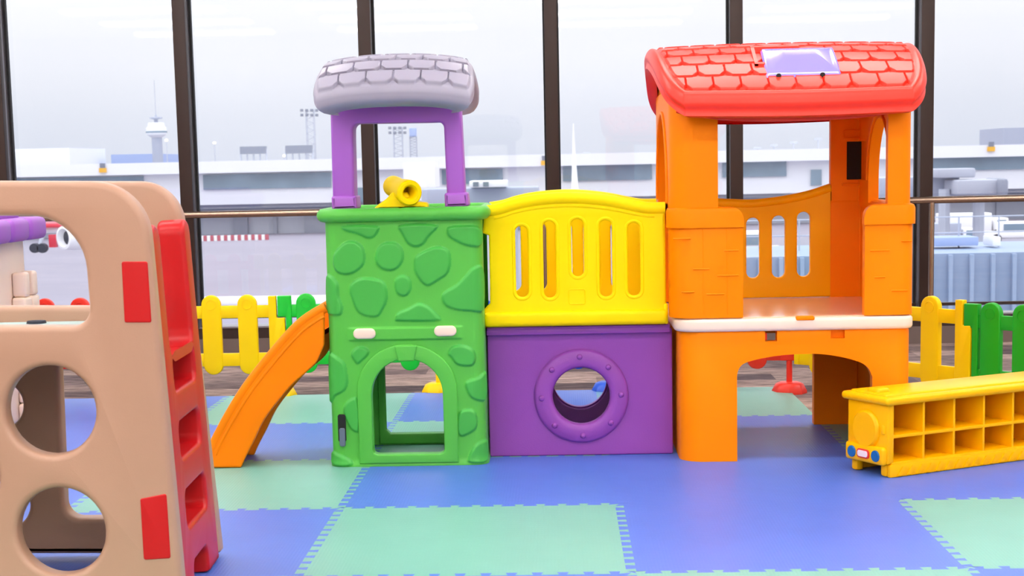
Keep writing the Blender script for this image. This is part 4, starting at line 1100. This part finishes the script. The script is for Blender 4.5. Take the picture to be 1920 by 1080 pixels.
# aircraft engine and gear, far left
EY = 45
en = thing('aircraft', (at(100, 460, EY).x, EY, AZ), 'white and red aircraft engine and landing gear seen through the climber window', 'aircraft')
p = at(118, 446, EY); rE = 22*(EY-CAM.y)/FPX
MB().rev([(rE*.55, .25), (rE*.8, .0), (rE, .02), (rE*1.12, .4), (rE*1.15, 1.2), (rE*.9, 2.6), (rE*.5, 3.2), (0, 3.3)], (p.x, EY, p.z), (.55, .75, 0), 28).build('engine', 'white', en)
MB().rev([(0, .15), (rE*.86, .22), (rE*.86, .3), (0, .3)], (p.x-.0, EY-.02, p.z), (.55, .75, 0), 24).build('intake', 'tyre', en)
a, b = at(-150, 432, EY+4), at(140, 428, EY+4)
q = MB(); q.box((a.x, EY+1.5, at(100, 436, EY+2).z), (at(150, 430, EY+2).x, EY+6, at(100, 424, EY+2).z), .12); q.build('wing', 'white', en)
q = MB(); pbox(q, 60, 418, 112, 428, EY+1, 1.5, .1); q.build('tail_stripe', 'planered', en)
q = MB(); pbox(q, 92, 440, 104, 464, EY+.3, .2); q.build('red_cover', 'planered', en)
for a in (66, 80):
    q = MB(); c_ = at(a, 465, EY); q.rev([(0, -.15), (.14, -.15), (.15, -.1), (.15, .1), (.14, .15), (0, .15)], (c_.x, EY, c_.z), (0, 1, 0), 18); q.build('wheel', 'tyre', en)
q = MB(); c_ = at(73, 462, EY); d_ = at(76, 432, EY); q.tube([(c_.x, EY+.1, c_.z), (d_.x, EY+.3, d_.z)], .07, 8); q.build('landing_strut', 'mast', en)
# ribbed walkway wall at right
wk = thing('ribbed_walkway', (at(1830, 560, 26).x, 26, AZ), 'pale blue ribbed metal walkway roof filling the lower right window', 'walkway')
q = MB(); p0, p1 = at(1345, 478, 26), at(2060, 470, 26)
q.box((p0.x, 26, AZ), (p1.x, 30, p1.z))
for k in range(19):
    x = p0.x+(p1.x-p0.x)*k/18; q.box((x-.04, 25.88, AZ), (x+.04, 26, p1.z-.02), .01)
q.build('wall', 'corr', wk)
q = MB()
for k in range(9):
    x = p0.x+(p1.x-p0.x)*(k+.3)/9; q.tube([(x, 28, p1.z), (x, 28, p1.z+.62)], .018, 6)
for dz in (.3, .62): q.tube([(p0.x, 28, p1.z+dz), (p1.x, 28, p1.z+dz)], .015, 6)
q.build('guard_rail', 'mast', wk)
for a, b, lb in ((1752, 1835, 'pale blue'), (1862, 1877, 'bright white')):
    q = MB(); pbox(q, a, 444, b, 462, 27.5, .8, .02); tag(q.build('roof_box', 'white' if a == 1862 else 'pblue'), lb+' box on the ribbed walkway roof at right', 'box')
# ground vehicles at right
def vehicle(px, py, Y, Lm, Hm, colr, label, cat, kind='truck'):
    c_ = at(px, py, Y); z = AZ; t = thing('service_'+kind, (c_.x, Y, z), label, cat)
    if kind == 'truck':
        MB().box((c_.x-Lm/2, Y, z+.6), (c_.x+Lm*.25, Y+2.2, z+Hm), .08).build('cargo_box', colr, t)
        MB().box((c_.x+Lm*.28, Y, z+.5), (c_.x+Lm/2, Y+2.1, z+Hm*.8), .2, 3).build('cab', 'white', t)
        MB().box((c_.x+Lm*.33, Y-.02, z+Hm*.5), (c_.x+Lm*.46, Y+.02, z+Hm*.72)).build('cab_window', 'tglass', t)
    else:
        MB().box((c_.x-Lm/2, Y, z+.4), (c_.x+Lm/2, Y+1.9, z+Hm*.55), .2, 3).box((c_.x-Lm*.25, Y+.1, z+Hm*.5), (c_.x+Lm*.3, Y+1.8, z+Hm), .25, 3).build('body', colr, t)
        MB().box((c_.x-Lm*.2, Y+.05, z+Hm*.6), (c_.x+Lm*.25, Y+.12, z+Hm*.9)).build('side_window', 'tglass', t)
    for dx in (-.32, .32):
        MB().rev([(0, -.12), (.42, -.12), (.42, .12), (0, .12)], (c_.x+dx*Lm, Y, z+.42), (0, 1, 0), 16).build('wheel', 'tyre', t)
vehicle(1905, 400, 143, 5.2, 1.9, 'white', 'white service van at the right edge of the picture', 'van', 'van')
vehicle(1828, 400, 152, 6.4, 2.4, 'white', 'white box truck parked left of the white van', 'truck')
vehicle(1775, 408, 135, 5.0, 2.2, 'pgrey', 'grey loader truck under the right jet bridge', 'truck')
vehicle(1411, 430, 118, 4.6, 2.6, 'white', 'white van seen through the left slot of the playhouse rear railing', 'van', 'van')
# carts seen through the playhouse slots
def cart(px, py, Y, label, kind):
    c_ = at(px, py, Y); t = thing('baggage_cart', (c_.x, Y, AZ), label, 'cart'); s_ = (Y-CAM.y)/FPX
    MB().box((c_.x-20*s_, Y, AZ+.5), (c_.x+20*s_, Y+1.5, AZ+.7), .03).build('platform', 'fgreen' if kind else 'mast', t)
    MB().box((c_.x-19*s_, Y+.1, AZ+.72), (c_.x+2*s_, Y+1.3, AZ+1.9), .05).build('blue_container', 'darkblue', t)
    MB().box((c_.x+3*s_, Y+.1, AZ+.72), (c_.x+19*s_, Y+1.3, AZ+1.7), .05).build('green_container', 'fgreen', t)
    for a in (-.7, .7): MB().rev([(0, -.1), (.3, -.1), (.3, .1), (0, .1)], (c_.x+a*15*s_, Y, AZ+.3), (0, 1, 0), 14).build('wheel', 'tyre', t)
cart(1462, 440, 66, 'baggage cart with blue and green containers behind the playhouse middle slot', 0)
cart(1508, 460, 60, 'green baggage cart behind the right slot of the playhouse rear railing', 1)
